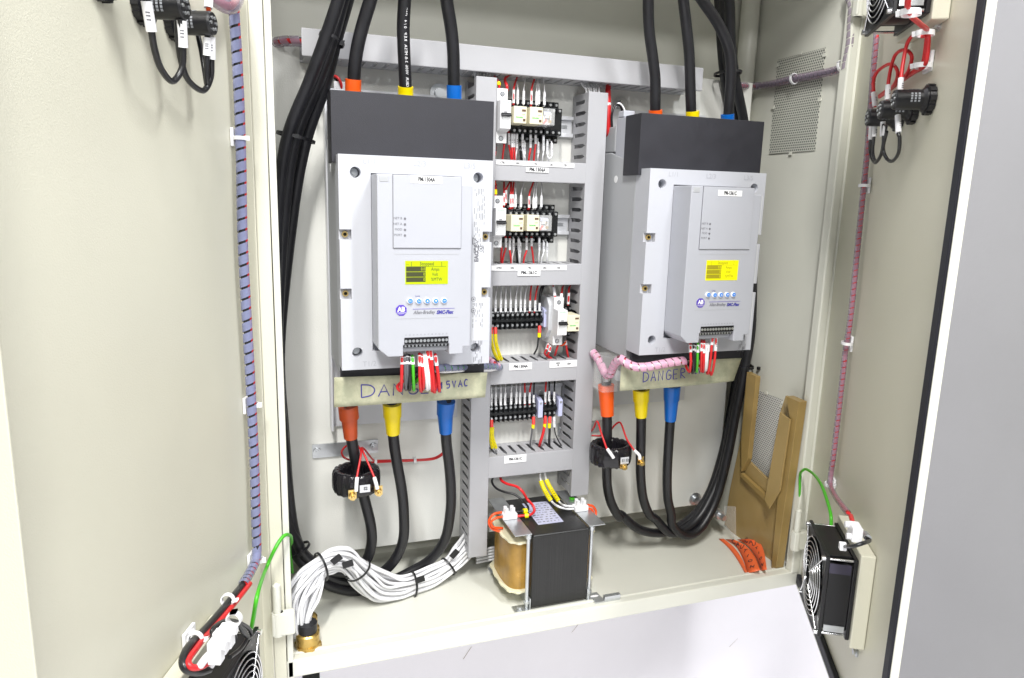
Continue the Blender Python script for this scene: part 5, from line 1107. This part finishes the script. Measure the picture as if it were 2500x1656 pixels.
for (x, y, d, an, lb_) in ((590, 570, -.150, .6, 'black tape flag on the top of the white bundle hump'), (685, 610, -.140, .2, 'black tape flag inside the white bundle hump'), (1290, 740, -.098, .2, 'black tape flag on the low stretch of the white bundle'), (1580, 525, -.065, .8, 'black tape flag near the foot of the left duct')):
    q = PY(C5(x, y), d); u = Vector((math.cos(an), 0, math.sin(an))); v = Vector((-u.z, 0, u.x)); b = MB().obox(q, u * .0085, v * .0055, (0, .0012, 0)); tag(b.build('tape_flag', 'tapeblk' if 0 else 'black', None, bevel=.0008), lb_, 'tape', 'black tape flags on the white bundle')

# ================================================================== EARTH WIRES
GR = FR(380, 1250, 3.863)
w = wire([LD(GR(905, 1095), .045), LD(GR(925, 980), .05), LD(GR(965, 760), .055)] + [PY(GR(1040, 540), -.24), PY(GR(1120, 360), -.235), PY(GR(1190, 245), -.225), PY(GR(1240, 215), -.215), PY(GR(1275, 235), -.18), PY(GR(1280, 290), -.14), PY(GR(1262, 350), -.10), PY(GR(1290, 570), -.06)], .0026, 'green', 'bright green earth wire arching from the left door fan into the cabinet')
VR = FR(1700, 850, 2.75)
pts = [PX(VR(655, 1140), .93), PX(VR(690, 1060), .93), PX(VR(695, 950), .925), PX(VR(697, 850), .922), PY(VR(715, 822), -.222), PY(VR(740, 815), -.235), RD(VR(790, 850), .02), RD(VR(840, 920), .03), RD(VR(880, 1030), .035), RD(VR(903, 1120), .04), RD(VR(905, 1190), .04)]
wire(pts, .0024, 'green', 'dark green earth wire arching from the cabinet wall to the right door fan')

# ================================================================== RIGHT WALL HARNESS, PERSPEX SHEET, CAUTION TAPE
def PXs(F, L, x): return [PX(F(a, c_), x) for a, c_ in L]
hw = [PY(V1(-20, 700), -.02), PY(V1(60, 712), .0)] + [PX(V1(150, 712), .93), PX(V1(300, 692), .935), PX(V1(450, 655), .935), PX(V1(620, 625), .935), PX(V1(780, 590), .935), PX(V1(870, 560), .933)]
harness(hw, [('blackw', 0, 0), ('red', .001, -.002)], 'wrapd', 'violet wrapped harness crossing the right wall over the vent grille', .0065, .010, .0088)
hw2 = [PX(V1(895, 570), .93), PX(V1(895, 540), .93), PX(V1(930, 350), .93), PX(V1(942, 150), .93), PX(V1(945, 60), .93), PX(V1(920, -30), .93), PX(V1(900, -90), .93)]
harness(hw2, [('blackw', 0, 0), ('red', .001, -.002)], 'wrapd', 'violet wrapped harness rising along the front edge of the right wall', .006, .012, .0105)
for (x, y, lb_) in ((468, 652, 'on the vent grille'), (862, 545, 'at the front corner of the right wall')):
    q = PX(V1(x, y), .932); ring(q, Vector((0, -.97, .2)), Vector((.0075, 0, 0)), Vector((0, .0015, .0085)), .0022, 'nylon', 'white tie on the violet harness ' + lb_, group='white ties on the wall harness', head=Vector((-.006, 0, .006)))
hl = YP(FR(600, 0, 3.38), [(195, 365, .02), (260, 350, .0), (340, 340, -.02), (470, 345, -.03)])
harness(hl, [('red', 0, 0), ('red', 0, -.002)], 'wrapd', 'short red wrapped harness entering the left end of the top duct', .0072, .016, .0145)
wire(YP(F1, [(560, 890, -.02), (580, 915, -.03), (608, 905, -.03), (625, 820, -.035), (640, 700, -.04), (680, 640, -.045), (730, 640, -.045), (765, 690, -.045), (770, 760, -.04)]), .0020, 'blackw', 'thin black wire looping over the top left corner of the left starter')
wire(YP(F1, [(600, 770, -.03), (630, 720, -.035), (665, 650, -.04), (710, 628, -.045), (755, 640, -.05), (785, 690, -.05), (790, 760, -.045)]), .0022, 'red', 'dark red wire looping over the top left corner of the left starter')
b = MB(); q = PY(F1(780, 700), -.045); b.box(q.x - .010, q.x + .012, q.y - .004, q.y + .004, q.z - .022, q.z + .004); tag(b.build('white_connector', 'nylon', None, bevel=.001), 'small white connector behind the orange sleeve of the left starter', 'connector')
# amber acrylic shroud leaning on the wall
def QX(L, x): return [PX(VR(a, c_), x) for a, c_ in L]
xs_ = .922
op = QX([(338, 160), (402, 192), (345, 752), (482, 888), (560, 440), (600, 320), (690, 360), (618, 900), (535, 1478), (468, 1490), (190, 1185), (225, 950), (300, 600)], xs_)
b = MB().prism(op, (.005, 0, 0)); sh = b.build('acrylic_shroud', 'amber', None); tag(sh, 'brown amber acrylic shroud with cut-out leaning against the right wall', 'shroud')
b = MB().prism(QX([(600, 322), (690, 362), (535, 1478), (500, 1484), (555, 900), (628, 480)], xs_ - .018), (.018, 0, 0)); b.build('shroud_edge', 'amberd', sh, bevel=.001)
b = MB().prism(QX([(338, 160), (402, 192), (345, 745), (300, 830), (300, 600)], xs_ - .012), (.011, 0, 0)); b.build('shroud_edge', 'amberd', sh, bevel=.001)
b = MB().prism(QX([(560, 430), (630, 482), (560, 960), (490, 1080), (458, 1020)], xs_ - .024), (.003, 0, 0)); b.build('shroud_tongue', 'amber', sh, bevel=.0008)
b = MB().prism(QX([(300, 840), (460, 990), (458, 1025), (296, 862)], xs_ - .010), (.008, 0, 0)); b.build('shroud_fold', 'amberd', sh)
b = MB().prism(QX([(186, 1190), (186, 1060), (260, 1065), (262, 1280)], xs_ - .03), (.002, 0, 0)); tag(b.build('clear_sheet', 'sheetclr', None), 'clear plastic sheet corner standing behind the orange caution tape', 'plastic sheet')
# orange caution ribbon
def ribbon(ctrl, wvec, label, z, txt=None, flip=1):
    P = smooth([PZ(VR(x, y), z + h_) + Vector((0, 0, 0)) for x, y, h_ in ctrl], 6); n_ = len(P); vs = []
    wv = Vector(wvec)
    for p in P: vs += [p, p + wv]
    mb = MB(); mb.add(vs, [(2 * i, 2 * i + 1, 2 * i + 3, 2 * i + 2) for i in range(n_ - 1)], True); o = mb.build('caution_tape', 'caution', None); tag(o, label, 'tape', 'orange caution tape strips')
    so = o.modifiers.new('solid', 'SOLIDIFY'); so.thickness = .0005
    if txt:
        tx = MB(); L = 0
        for k, ch in enumerate(txt):
            u = (k + 1.0) / (len(txt) + 1) * (n_ - 1); i = int(u); a = P[i].lerp(P[min(i + 1, n_ - 1)], u - i); d_ = (P[min(i + 1, n_ - 1)] - P[i]).normalized(); nn = d_.cross(wv).normalized()
            if nn.y > 0: nn = -nn
            tx.text(ch, .020, a + wv * .5 + nn * .0012, d_, wv.normalized() , align='CENTER', bold=.0006)
        tx.build('lettering', 'ink', o)
    return o
def band(inner, outer, zi, zo, label, txt=None, text_u=(.25, .95)):
    """curved strip: inner edge low, outer edge raised"""
    A_ = smooth([PZ(VR(x, y), ZF + zi) for x, y in inner], 6); B2 = smooth([PZ(VR(x, y), ZF + zo) for x, y in outer], 6); n_ = len(A_); vs = []
    for a, b_ in zip(A_, B2): vs += [a, b_]
    mb = MB(); mb.add(vs, [(2 * i, 2 * i + 1, 2 * i + 3, 2 * i + 2) for i in range(n_ - 1)], True); o = mb.build('caution_tape', 'caution', None); tag(o, label, 'tape', 'orange caution tape strips')
    so = o.modifiers.new('solid', 'SOLIDIFY'); so.thickness = .0005
    if txt:
        tx = MB()
        for k, ch in enumerate(txt):
            u = (text_u[0] + (text_u[1] - text_u[0]) * k / (len(txt) - 1)) * (n_ - 1); i = min(int(u), n_ - 2); f_ = u - i
            a = A_[i].lerp(A_[i + 1], f_); b_ = B2[i].lerp(B2[i + 1], f_); d_ = (A_[i] - A_[i + 1]).normalized(); w_ = (b_ - a); wl = w_.length; w_ = w_.normalized(); d_ = (d_ - w_ * d_.dot(w_)).normalized(); nn = d_.cross(w_)
            if nn.dot(CAM - a) < 0: nn = -nn
            xa_ = -d_
            tx.text(ch, wl * .46, a + (b_ - a) * .5 + nn * .0016, w_, d_, align='CENTER', bold=.0002, sx=1.1)
        tx.build('lettering', 'ink', o)
    return o
band([(150, 1281), (215, 1340), (275, 1420), (325, 1508)], [(185, 1281), (250, 1335), (305, 1410), (342, 1506)], .001, .006, 'narrow orange tape loop lying nearest the camera at the right floor corner')
band([(195, 1283), (265, 1330), (312, 1410), (345, 1512)], [(255, 1285), (335, 1330), (392, 1400), (430, 1492)], .002, .014, 'orange caution tape strip with black lettering by the amber shroud', 'CAUTION', (.12, .90))
band([(275, 1284), (345, 1328), (398, 1400), (436, 1494)], [(350, 1281), (420, 1300), (455, 1370), (474, 1488)], .004, .018, 'second orange caution strip seen behind the amber shroud foot', 'CAUTION', (.12, .90))

# ================================================================== DOOR FANS
def make_fan(label, size=.117, depth=.040):
    """local frame: x along the door, y out of the door, z up; origin at lower corner of the mounting plate"""
    t = bpy.data.objects.new('door_fan', None); COL.objects.link(t); t.empty_display_size = .02; WL[t.name] = Vector((0, 0, 0)); tag(t, label, 'fan', 'cooling fans on the doors')
    s = size; h = s / 2
    b = MB(); b.box(-.006, s + .006, .0005, .019, -.008, s + .010); b.build('mounting_tray', 'cream', t, bevel=.0015)
    fr = MB()
    for y0, y1 in ((.0195, .0245), (.0195 + depth - .005, .0195 + depth)):
        # square flange with round opening
        N_ = 48; vs = []; fs = []
        for k in range(N_):
            a = 2 * math.pi * k / N_; ca, sa = math.cos(a), math.sin(a); m_ = max(abs(ca), abs(sa)); sq_ = (h + ca / m_ * h, h + sa / m_ * h); ci = (h + ca * h * .94, h + sa * h * .94)
            vs += [(sq_[0], y0, sq_[1]), (ci[0], y0, ci[1]), (sq_[0], y1, sq_[1]), (ci[0], y1, ci[1])]
        for k in range(N_):
            i, j = k * 4, ((k + 1) % N_) * 4; fs += [(i, j, j + 1, i + 1), (i + 2, i + 3, j + 3, j + 2), (i, i + 2, j + 2, j), (i + 1, j + 1, j + 3, i + 3)]
        fr.add(vs, fs)
    # barrel, flattened on the sides so it fills the frame
    vs = []; N_ = 48
    for y in (.0245, .0195 + depth - .005):
        for k in range(N_):
            a = 2 * math.pi * k / N_; vs.append((h + math.cos(a) * h * .965, y, h + math.sin(a) * h * .965))
    fr.add(vs, [(k, (k + 1) % N_, (k + 1) % N_ + N_, k + N_) for k in range(N_)], True)
    vs2 = [(h + math.cos(2 * math.pi * k / N_) * h * .94, y, h + math.sin(2 * math.pi * k / N_) * h * .94) for y in (.0195, .0195 + depth) for k in range(N_)]
    fr.add(vs2, [((k + 1) % N_, k, k + N_, (k + 1) % N_ + N_) for k in range(N_)], True)
    fr.box(s - .006, s - .002, .0246, .0195 + depth - .0055, .012, s - .012); fr.box(.002, .006, .0246, .0195 + depth - .0055, .012, s - .012); fr.box(.012, s - .012, .0246, .0195 + depth - .0055, s - .006, s - .002)
    fr.build('fan_frame', 'black', t, bevel=.0008)
    lb = MB(); lb.box(.0012, .0018, .027, .054, s * .80, s * .92); lb.build('dark_label', mat('dark_label', (.045, .04, .07), .3) if 'dark_label' not in bpy.data.materials else bpy.data.materials['dark_label'], t)
    lb = MB(); lb.box(.0006, .0018, .027, .053, s * .075, s * .155); lb.build('earth_plate', 'steel', t)
    for (x, z) in ((.0045, .0045), (s - .0045, .0045), (.0045, s - .0045), (s - .0045, s - .0045)):
        sp = MB(); sp.cyl((x, .025, z), (x, .0195 + depth + .003, z), .0018, 10); sp.cyl((x, .0195 + depth, z), (x, .0195 + depth + .0045, z), .0034, 8)
        sp.build('mounting_screw', 'chrome', t)
    y = .0195 + depth + .003
    hb = MB(); hb.cyl((h, .03, h), (h, y - .007, h), .019, 28)
    hb.build('motor_hub', 'black', t)
    bl = MB()
    for k in range(5):
        a0 = k * 2 * math.pi / 5; vs = []
        for i in range(7):
            r_ = .019 + (h * .90 - .019) * i / 6; tw = .55 - .25 * i / 6
            for u in (-1, 1): aa = a0 + u * .42 + i * .05; vs.append((h + math.cos(aa) * r_, .045 + u * .011 * tw * 2, h + math.sin(aa) * r_))
        bl.add(vs, [(2 * i, 2 * i + 1, 2 * i + 3, 2 * i + 2) for i in range(6)], True)
    bl.build('fan_blades', 'black', t)
    g = MB()
    for k in range(7):
        r_ = .014 + k * (h * .92 - .014) / 6; yy = y + .004 - .004 * (k / 6) ** 2; pts = [(h + math.cos(a) * r_, yy, h + math.sin(a) * r_) for a in [2 * math.pi * i / 40 for i in range(41)]]; g.tube(pts, .00085, 6, sub=1, caps=False)
    for k in range(4):
        a = math.pi / 4 + k * math.pi / 2; g.tube([(h + math.cos(a) * .014, y + .005, h + math.sin(a) * .014), (h + math.cos(a) * h * .9, y + .001, h + math.sin(a) * h * .9), (h + math.cos(a) * h * 1.28, y - .001, h + math.sin(a) * h * 1.28)], .0011, 6, sub=3)
    g.build('wire_guard', 'chrome', t)
    return t
def place_fan(t, H0, d, n, s0, z0, flip=False):
    # local +x = outward along the door, local y = n, local z = up
    m_ = Matrix((d, n, ZV)).transposed().to_4x4(); m_.translation = H0 + d * s0 + ZV * z0
    t.matrix_world = m_; return t
# on the right door (d, n, z) is left-handed or right-handed: mirror handled by normals being two-sided
fanR = make_fan('black fan with round wire guard at the foot of the right door')
if dR.cross(nR).z < 0:
    pass
def rebase(t, H0, d, n, s0, z0):
    """rigid placement: if the frame is left handed use the reversed direction and shift by the fan size"""
    if d.cross(n).z > 0: return place_fan(t, H0, d, n, s0, z0)
    m_ = Matrix((-d, n, ZV)).transposed().to_4x4(); m_.translation = H0 + d * (s0 + .117) + ZV * z0; t.matrix_world = m_; return t
rebase(fanR, HR, dR, nR, .284, -.571)
fanR2 = copy_tree(fanR); tag(fanR2, 'black fan with wire guard at the top of the right door, cut by the edge', 'fan'); rebase(fanR2, HR, dR, nR, .284, .222)
fanL = copy_tree(fanR); tag(fanL, 'black fan at the foot of the left door, cut by the photo edge', 'fan'); rebase(fanL, HL, dL, nL, .172, -.621)
# door fasteners
for pp_ in (FR(1900, 1350, 3.945)(900, 55), FR(1900, 1350, 3.945)(830, 520), FR(1900, 1350, 3.945)(762, 955), V1(1670, 210)):
    q = RD(pp_, .0); b = MB(); b.cyl(q, q + nR * .006, .0042, 14); b.cyl(q, q + nR * .002, .007, 16); b.build('door_fastener', 'steel', drR)
# door harness on the left door
SL = FR(520, 0, 3.483); SM = FR(500, 850, 2.85)
hp = [LD((578, -60), .012), LD(SL(180, 60), .012), LD(SL(205, 500), .012), LD(SL(228, 1000), .012), LD(SL(240, 1400), .012), LD((593, 600), .012), LD(SM(310, 100), .012), LD(SM(325, 380), .012), LD(SM(345, 800), .012), LD(SM(355, 1150), .012), LD(SM(362, 1400), .012), LD(SM(358, 1460), .014), LD(GR(935, 480), .016), LD(GR(880, 590), .022), LD(GR(820, 690), .03)]
harness(hp, [('blackw', -.0014, 0), ('blackw', .0006, -.003), ('red', .0030, .001)], 'wrapv', 'long violet wrapped harness of black and red wires down the left door', .0058, .0140, .0112, sub=5)
hb_ = [LD(GR(820, 690), .03), LD(GR(740, 790), .035), LD(GR(600, 960), .04), LD(GR(450, 1130), .045), LD(GR(360, 1220), .05), LD(GR(290, 1310), .055), LD(GR(260, 1400), .06), LD(GR(290, 1480), .065), LD(GR(400, 1510), .07), LD(GR(510, 1480), .075)]
wire(hb_, .0042, 'blackw', 'thick black wire pair swinging from the left door harness round to the fan')
hb2 = [p + nL * .004 + dL * -.010 + Vector((.001, 0, -.004)) for p in hb_[:6]] + [LD(GR(310, 1400), .065), LD(GR(340, 1465), .07), LD(GR(430, 1460), .075), LD(GR(520, 1400), .08), LD(GR(550, 1320), .085)]
wire(hb2, .0030, 'red', 'red wire beside the thick black pair, curling to the white connector at the left fan')
for (x, y, x2, y2, lb_) in ((420, 1450, 530, 1320, 'upper left'), (510, 1460, 620, 1320, 'lower right')):
    b = MB().tube([LD(GR(x, y), .075), LD(GR((x + x2) / 2 - 6, (y + y2) / 2), .08), LD(GR(x2, y2), .085)], .0036, 12); o = tag(b.build('marker_tube', 'sleeve', None), 'white marker tube at the left fan connector, ' + lb_, 'marker tube', 'white marker tubes at the left fan')
q = LD(GR(620, 1240), .088); t = thing('clear_connector', 'cloudy white connector block between the wires above the left fan', 'connector', q)
b = MB()
for k in range(3): b.obox(q + dL * (-.012 + k * .012) + ZV * (.002 * (k % 2)), dL * .0055, nL * .006, (0, 0, .011)); b.cyl(q + dL * (-.012 + k * .012) + ZV * .006, q + dL * (-.012 + k * .012) + ZV * .006 + nL * .010, .004, 12)
b.build('connector_body', 'nylon', t, bevel=.0015)
for k, pts in enumerate(([(560, 1190), (530, 1120), (600, 1050), (680, 1025), (780, 1040), (880, 1100), (900, 1170), (850, 1200)], [(520, 1230), (560, 1100), (640, 1040), (720, 1035), (830, 1110), (870, 1180)], [(640, 1180), (620, 1100), (640, 1060), (700, 1090), (750, 1170), (740, 1250)], [(780, 1060), (820, 1130), (860, 1190), (800, 1290), (700, 1370)])):
    wire([LD(GR(x, y), .07 + .004 * k) for x, y in pts], .0022, 'blackw', '%s loop of black fan lead above the left door fan' % ('outermost', 'second', 'inner', 'trailing')[k], 'black fan leads')
def tiebase(q, n, d, label, group='white tie mounts on the left door', s=.011, ang=0):
    t = thing('tie_mount', label, 'cable tie mount', q, group)
    b = MB(); b.obox(q + n * .002, d * s, ZV * s, n * .002); b.obox(q + n * .0055, d * s * .35, ZV * s * .8, n * .0016); b.build('mount_base', 'nylon', t, bevel=.001)
    return t
for (F, x, y, lb_) in ((SL, 175, 1170, 'upper'), (SM, 285, 390, 'middle'), (SM, 315, 1470, 'lower')):
    q = LD(F(x, y), .0005); tiebase(q, nL, dL, lb_ + ' square white tie mount beside the violet harness on the left door')
    c = LD(F(x + (60 if F is SL else 55), y + 5), .012); ring(c, ZV, nL * .0066, dL * .0066, .0022, 'nylon', '%s white tie holding the violet harness to the left door' % lb_, group='white ties on the left door harness', head=nL * .008)
q = LD(GR(300, 1200), .0005); tiebase(q, nL, dL, 'white tie mount low on the left door under the black and red wires', s=.013)
for (x, y, d_, lb_) in ((680, 830, .038, 'upper'), (375, 1200, .050, 'lower')):
    q = LD(GR(x, y), d_); ax = (LD(GR(x - 100, y + 120), d_) - q).normalized(); ring(q, ax, nL * .0060, ax.cross(nL) * .0060, .0024, 'nylon', '%s white tie on the black and red wires of the left door' % lb_, group='white ties on the left door harness', head=nL * .0085)
q = LD(GR(740, 1010), .085); ring(q, dL, ZV * .006, nL * .006, .003, 'nylon', 'white tie gathering the black fan leads of the left door', group='white ties on the left door harness', head=ZV * .008)
# clear tubing at the top of the left door
b = MB().tube([LD((500, -40), .02), LD((520, -10), .03), LD((545, 10), .035), LD((566, 14), .03), LD((578, -10), .02), LD((572, -60), .015)], .0085, 16); o = tag(b.build('clear_tube', 'wrapd', None), 'loop of translucent tubing at the top of the left door harness', 'tubing')
MB().tube([LD((500, -40), .02), LD((520, -10), .03), LD((545, 10), .035), LD((566, 14), .03), LD((578, -10), .02), LD((572, -60), .015)], .004, 10).build('inner_wire', 'red', o)

# ================================================================== PILOT LIGHTS
def make_lamp():
    t = bpy.data.objects.new('pilot_light', None); COL.objects.link(t); t.empty_display_size = .01; WL[t.name] = Vector((0, 0, 0)); tag(t, 'x', 'pilot light', 'black pilot light bodies')
    b = MB(); b.lathe((0, 0, 0), (0, 1, 0), [(0, .0165), (.007, .0165), (.0075, .0145), (.009, .0145), (.012, .0115), (.040, .0115), (.042, .0105)], 32); b.build('lamp_body', 'black', t)
    b = MB()
    for k in range(10):
        a = k * math.pi / 5; b.obox((math.cos(a) * .0165, .0035, math.sin(a) * .0165), (math.cos(a) * .0012, 0, math.sin(a) * .0012), (0, .0035, 0), (-math.sin(a) * .0028, 0, math.cos(a) * .0028))
    b.build('locking_nut', 'black', t)
    b = MB()
    for k in range(6): b.cyl((math.cos(k) * .006, .0422, math.sin(k) * .006), (math.cos(k) * .006, .0432, math.sin(k) * .006), .0017, 8)
    b.build('end_slot', 'steel', t)
    # printed band on the body
    b = MB(); N_ = 6
    for row in range(3):
        for k in range(4):
            a = math.pi * .5 + (k - 2) * .25; y = .017 + row * .004; R = .0118
            b.obox((math.cos(a) * R, y, math.sin(a) * R), (-math.sin(a) * .0011, 0, math.cos(a) * .0011), (0, .0011, 0), (math.cos(a) * .0001, 0, math.sin(a) * .0001))
            a = -math.pi + (k - 2) * .25
            b.obox((math.cos(a) * R, y, math.sin(a) * R), (-math.sin(a) * .0011, 0, math.cos(a) * .0011), (0, .0011, 0), (math.cos(a) * .0001, 0, math.sin(a) * .0001))
            a = (k - 2) * .25
            b.obox((math.cos(a) * R, y, math.sin(a) * R), (-math.sin(a) * .0011, 0, math.cos(a) * .0011), (0, .0011, 0), (math.cos(a) * .0001, 0, math.sin(a) * .0001))
    b.build('printed_text', mat('grey_print', (.22, .23, .25), .5), t)
    return t
def place_lamp(t, H0, d, n, s0, z0, sc=1.0):
    dd = d if d.cross(n).z > 0 else -d
    m_ = Matrix((dd, n, ZV)).transposed().to_4x4(); m_.translation = H0 + d * s0 + n * .0005 + ZV * z0; t.matrix_world = m_ @ Matrix.Diagonal((sc, sc, sc, 1)); return t
lampd = [(HR, dR, nR, .385, .130, 'nearest to the door edge, right door'), (HR, dR, nR, .330, .125, 'middle one, right door'), (HR, dR, nR, .275, .122, 'nearest to the hinge, right door'),
         (HL, dL, nL, .235, .167, 'middle one, left door'), (HL, dL, nL, .176, .166, 'nearest to the cabinet, left door'), (HL, dL, nL, .300, .171, 'cut off at the top edge of the photo, left door')]
lamp0 = make_lamp()
for i, (H0, d, n, s0, z0, lb_) in enumerate(lampd):
    t = lamp0 if i == 0 else copy_tree(lamp0); t['label'] = 'black cylindrical pilot light body, ' + lb_; place_lamp(t, H0, d, n, s0, z0)
gp = 'wires on the pilot lights'
def lampwire(Fn, F, pts, r, mt, label, sl=None, sr=.0032):
    return wire([Fn(F(x, y), d) for x, y, d in pts], r, mt, label, gp, [([Fn(F(x, y), d) for x, y, d in a], 'sleeve') for a in (sl or [])], sr=sr)
PL = FR(240, 0, 6.534); NR_ = FR(2050, 0, 3.483)
lampwire(LD, PL, [(760, -10, .036), (790, 60, .036), (850, 500, .036), (900, 800, .034), (1000, 1100, .03), (1180, 1300, .028), (1330, 1100, .032), (1355, 760, .036), (1310, 300, .038)], .0030, 'blackw', 'black jumper looping between the first two lamps of the left door', [[(765, 20, .036), (850, 510, .036)], [(1330, 330, .038), (1355, 760, .036)]], .0044)
lampwire(LD, PL, [(1270, 350, .034), (1280, 700, .032), (1340, 1050, .028), (1450, 1300, .026), (1670, 1450, .026), (1790, 1250, .03), (1805, 950, .034), (1800, 580, .036)], .0030, 'blackw', 'black jumper looping between the last two lamps of the left door', [[(1800, 590, .036), (1805, 950, .034)]], .0042)
lampwire(LD, PL, [(1590, 560, .016), (1650, 850, .02), (1730, 1350, .026)], .0026, 'blackw', 'straight black wire slanting behind the lamp nearest to the cabinet')
lampwire(LD, PL, [(1740, 570, .034), (1735, 900, .032), (1730, 1200, .03), (1740, 1350, .028)], .0028, 'blackw', 'black wire hanging beside the long jumper under the lamp nearest to the cabinet', [[(1738, 600, .034), (1735, 890, .032)]], .0040)
lampwire(LD, PL, [(1755, 180, .034), (1758, 120, .036), (1765, -60, .036), (1770, -150, .03)], .0024, 'redbr', 'wire with white sleeve rising from the lamp nearest to the cabinet', [[(1757, 130, .036), (1765, -40, .036)]], .0042)
lampwire(RD, NR_, [(300, 910, .028), (290, 780, .03), (290, 680, .03), (330, 600, .028), (430, 545, .025), (490, 600, .022), (480, 690, .018), (420, 770, .014), (350, 820, .012)], .0022, 'red', 'red wire with sleeve arching over the lamp nearest to the hinge', [[(302, 905, .028), (288, 790, .03)]], .0034)
lampwire(RD, NR_, [(405, 850, .03), (412, 720, .03), (440, 560, .028), (480, 460, .026), (550, 425, .024), (610, 470, .020), (600, 560, .016), (560, 640, .014), (450, 750, .012)], .0022, 'red', 'red wire with sleeve arching over the middle lamp of the right door', [[(405, 850, .03), (413, 725, .03)]], .0034)
lampwire(RD, NR_, [(512, 800, .03), (522, 660, .03), (545, 500, .028), (575, 370, .026), (630, 300, .024), (700, 310, .022), (735, 300, .02)], .0022, 'red', 'bright red wire with sleeve over the lamp nearest to the door edge', [[(512, 800, .03), (522, 665, .03)]], .0034)
for k, dx in enumerate((-6, 0, 6)):
    lampwire(RD, NR_, [(585 + dx, -60, .08), (578 + dx, 60, .075), (600 + dx, 130, .065), (690 + dx, 210, .04), (745 + dx, 270, .02), (740 + dx * 1.8, 420, .014), (710 + dx * 1.8, 560, .012), (620, 620 + dx, .010), (480, 720 + dx, .008), (340, 820 + dx, .008)], .0024, 'red', '%s wire of the red bunch curving down from the upper fan' % ('left', 'middle', 'right')[k])
for (x, y, d_, lb_) in ((600, 110, .07, 'in front of the upper fan'), (725, 285, .022, 'below the upper fan'), (705, 560, .012, 'at the bend of the red bunch')):
    q = RD(NR_(x, y), d_); ring(q, Vector((.2, 0, -1)), dR * .0085, nR * .0085, .0028, 'nylon', 'white tie on the red wire bunch ' + lb_, group='white ties on the red bunch', head=-dR * .004 + nR * .009)
q = RD(NR_(770, 530), .0005); tiebase(q, nR, dR, 'white tie mount beside the red wire bunch on the right door', 'white tie mounts on the right door', s=.012)
lampwire(RD, NR_, [(265, 1065, .028), (262, 1180, .028), (262, 1300, .024), (300, 1385, .022), (350, 1320, .024), (375, 1200, .028), (395, 1060, .03)], .0022, 'blackw', 'black jumper loop under the lamp nearest to the hinge', [[(268, 1070, .028), (262, 1190, .028)], [(390, 1070, .03), (380, 1150, .029)]], .0032)
lampwire(RD, NR_, [(298, 1065, .028), (292, 1165, .028), (282, 1300, .024), (310, 1370, .022), (360, 1300, .024), (372, 1170, .028), (368, 1040, .03)], .0020, 'blackw', 'second black loop behind the first under the hinge side lamps', [[(300, 1065, .028), (293, 1165, .028)], [(368, 1035, .03), (362, 1160, .028)]], .0032)
lampwire(RD, NR_, [(400, 1120, .029), (370, 1260, .026), (400, 1350, .023), (450, 1370, .022), (500, 1300, .024), (510, 1180, .028), (498, 1130, .03), (493, 990, .03)], .0022, 'blackw', 'black jumper loop under the lamp nearest to the door edge', [[(500, 1130, .03), (494, 985, .03)]], .0034)
# thin dark red harness down the right door
VV = FR(1850, 0, 1.742); VB = FR(1850, 1100, 2.82)
hp = [RD(VV(505, 150), .010), RD(VV(492, 300), .010), RD(VV(480, 450), .010), RD(VV(465, 650), .010), RD(VV(445, 850), .010), RD(VV(420, 1100), .010), RD(VV(395, 1350), .010), RD(VV(372, 1500), .010), RD(VV(365, 1568), .010), RD(VB(525, 10), .010), RD(VB(505, 150), .010), RD(VB(500, 240), .012), RD(VB(530, 310), .020), RD(VB(580, 380), .03), RD(VB(620, 430), .035)]
harness(hp, [('red', 0, 0), ('red', .001, -.001)], 'wrapd', 'thin dull red wrapped harness down the hinge side of the right door', .0040, .0095, .0082, sub=5)
for (F, x, y, lb_) in ((VV, 472, 790, 'upper'), (VV, 398, 1460, 'middle'), (VB, 525, 235, 'lower')):
    q = RD(F(x, y), .0005); tiebase(q, nR, dR, lb_ + ' white tie mount on the thin red harness of the right door', 'white tie mounts on the right door', s=.012)
    c = RD(F(x - (18 if F is VV else 25), y), .010); ring(c, ZV, nR * .007, dR * .010, .0022, 'nylon', '%s white tie on the thin red harness of the right door' % lb_, group='white ties on the right door harness', head=False)
# connector on the lower right fan
q = RD(VB(670, 560), .045); t = thing('clear_connector', 'cloudy white connector behind the lower right door fan', 'connector', q)
b = MB(); b.obox(q, dR * .012, nR * .006, (0, 0, .009)); b.cyl(q + ZV * .006 - dR * .006, q + ZV * .006 - dR * .006 + nR * .011, .004, 12); b.cyl(q - ZV * .004 + dR * .006, q - ZV * .004 + dR * .006 + nR * .011, .004, 12); b.build('connector_body', 'nylon', t, bevel=.0015)
wire([RD(VB(640, 450), .04), RD(VB(655, 500), .045), RD(VB(665, 540), .045)], .003, 'red', 'short red wire into the connector of the lower right fan')
wire([RD(VB(590, 660), .06), RD(VB(650, 660), .06), RD(VB(720, 640), .05), RD(VB(770, 620), .035), RD(VB(740, 600), .04)], .0024, 'blackw', 'black lead curling beside the lower right fan')
q = RD(VB(585, 660), .062); b = MB().obox(q, dR * .004, nR * .004, (0, 0, .0045)); tag(b.build('tie_stub', 'nylon', None, bevel=.001), 'white tie stub on top of the lower right fan', 'cable tie')
q = RD(VB(740, 575), .03); b = MB().cyl(q, q + dR * .012, .0045, 12); tag(b.build('hex_nut', 'steel', None), 'metal nut beside the connector of the lower right fan', 'nut')
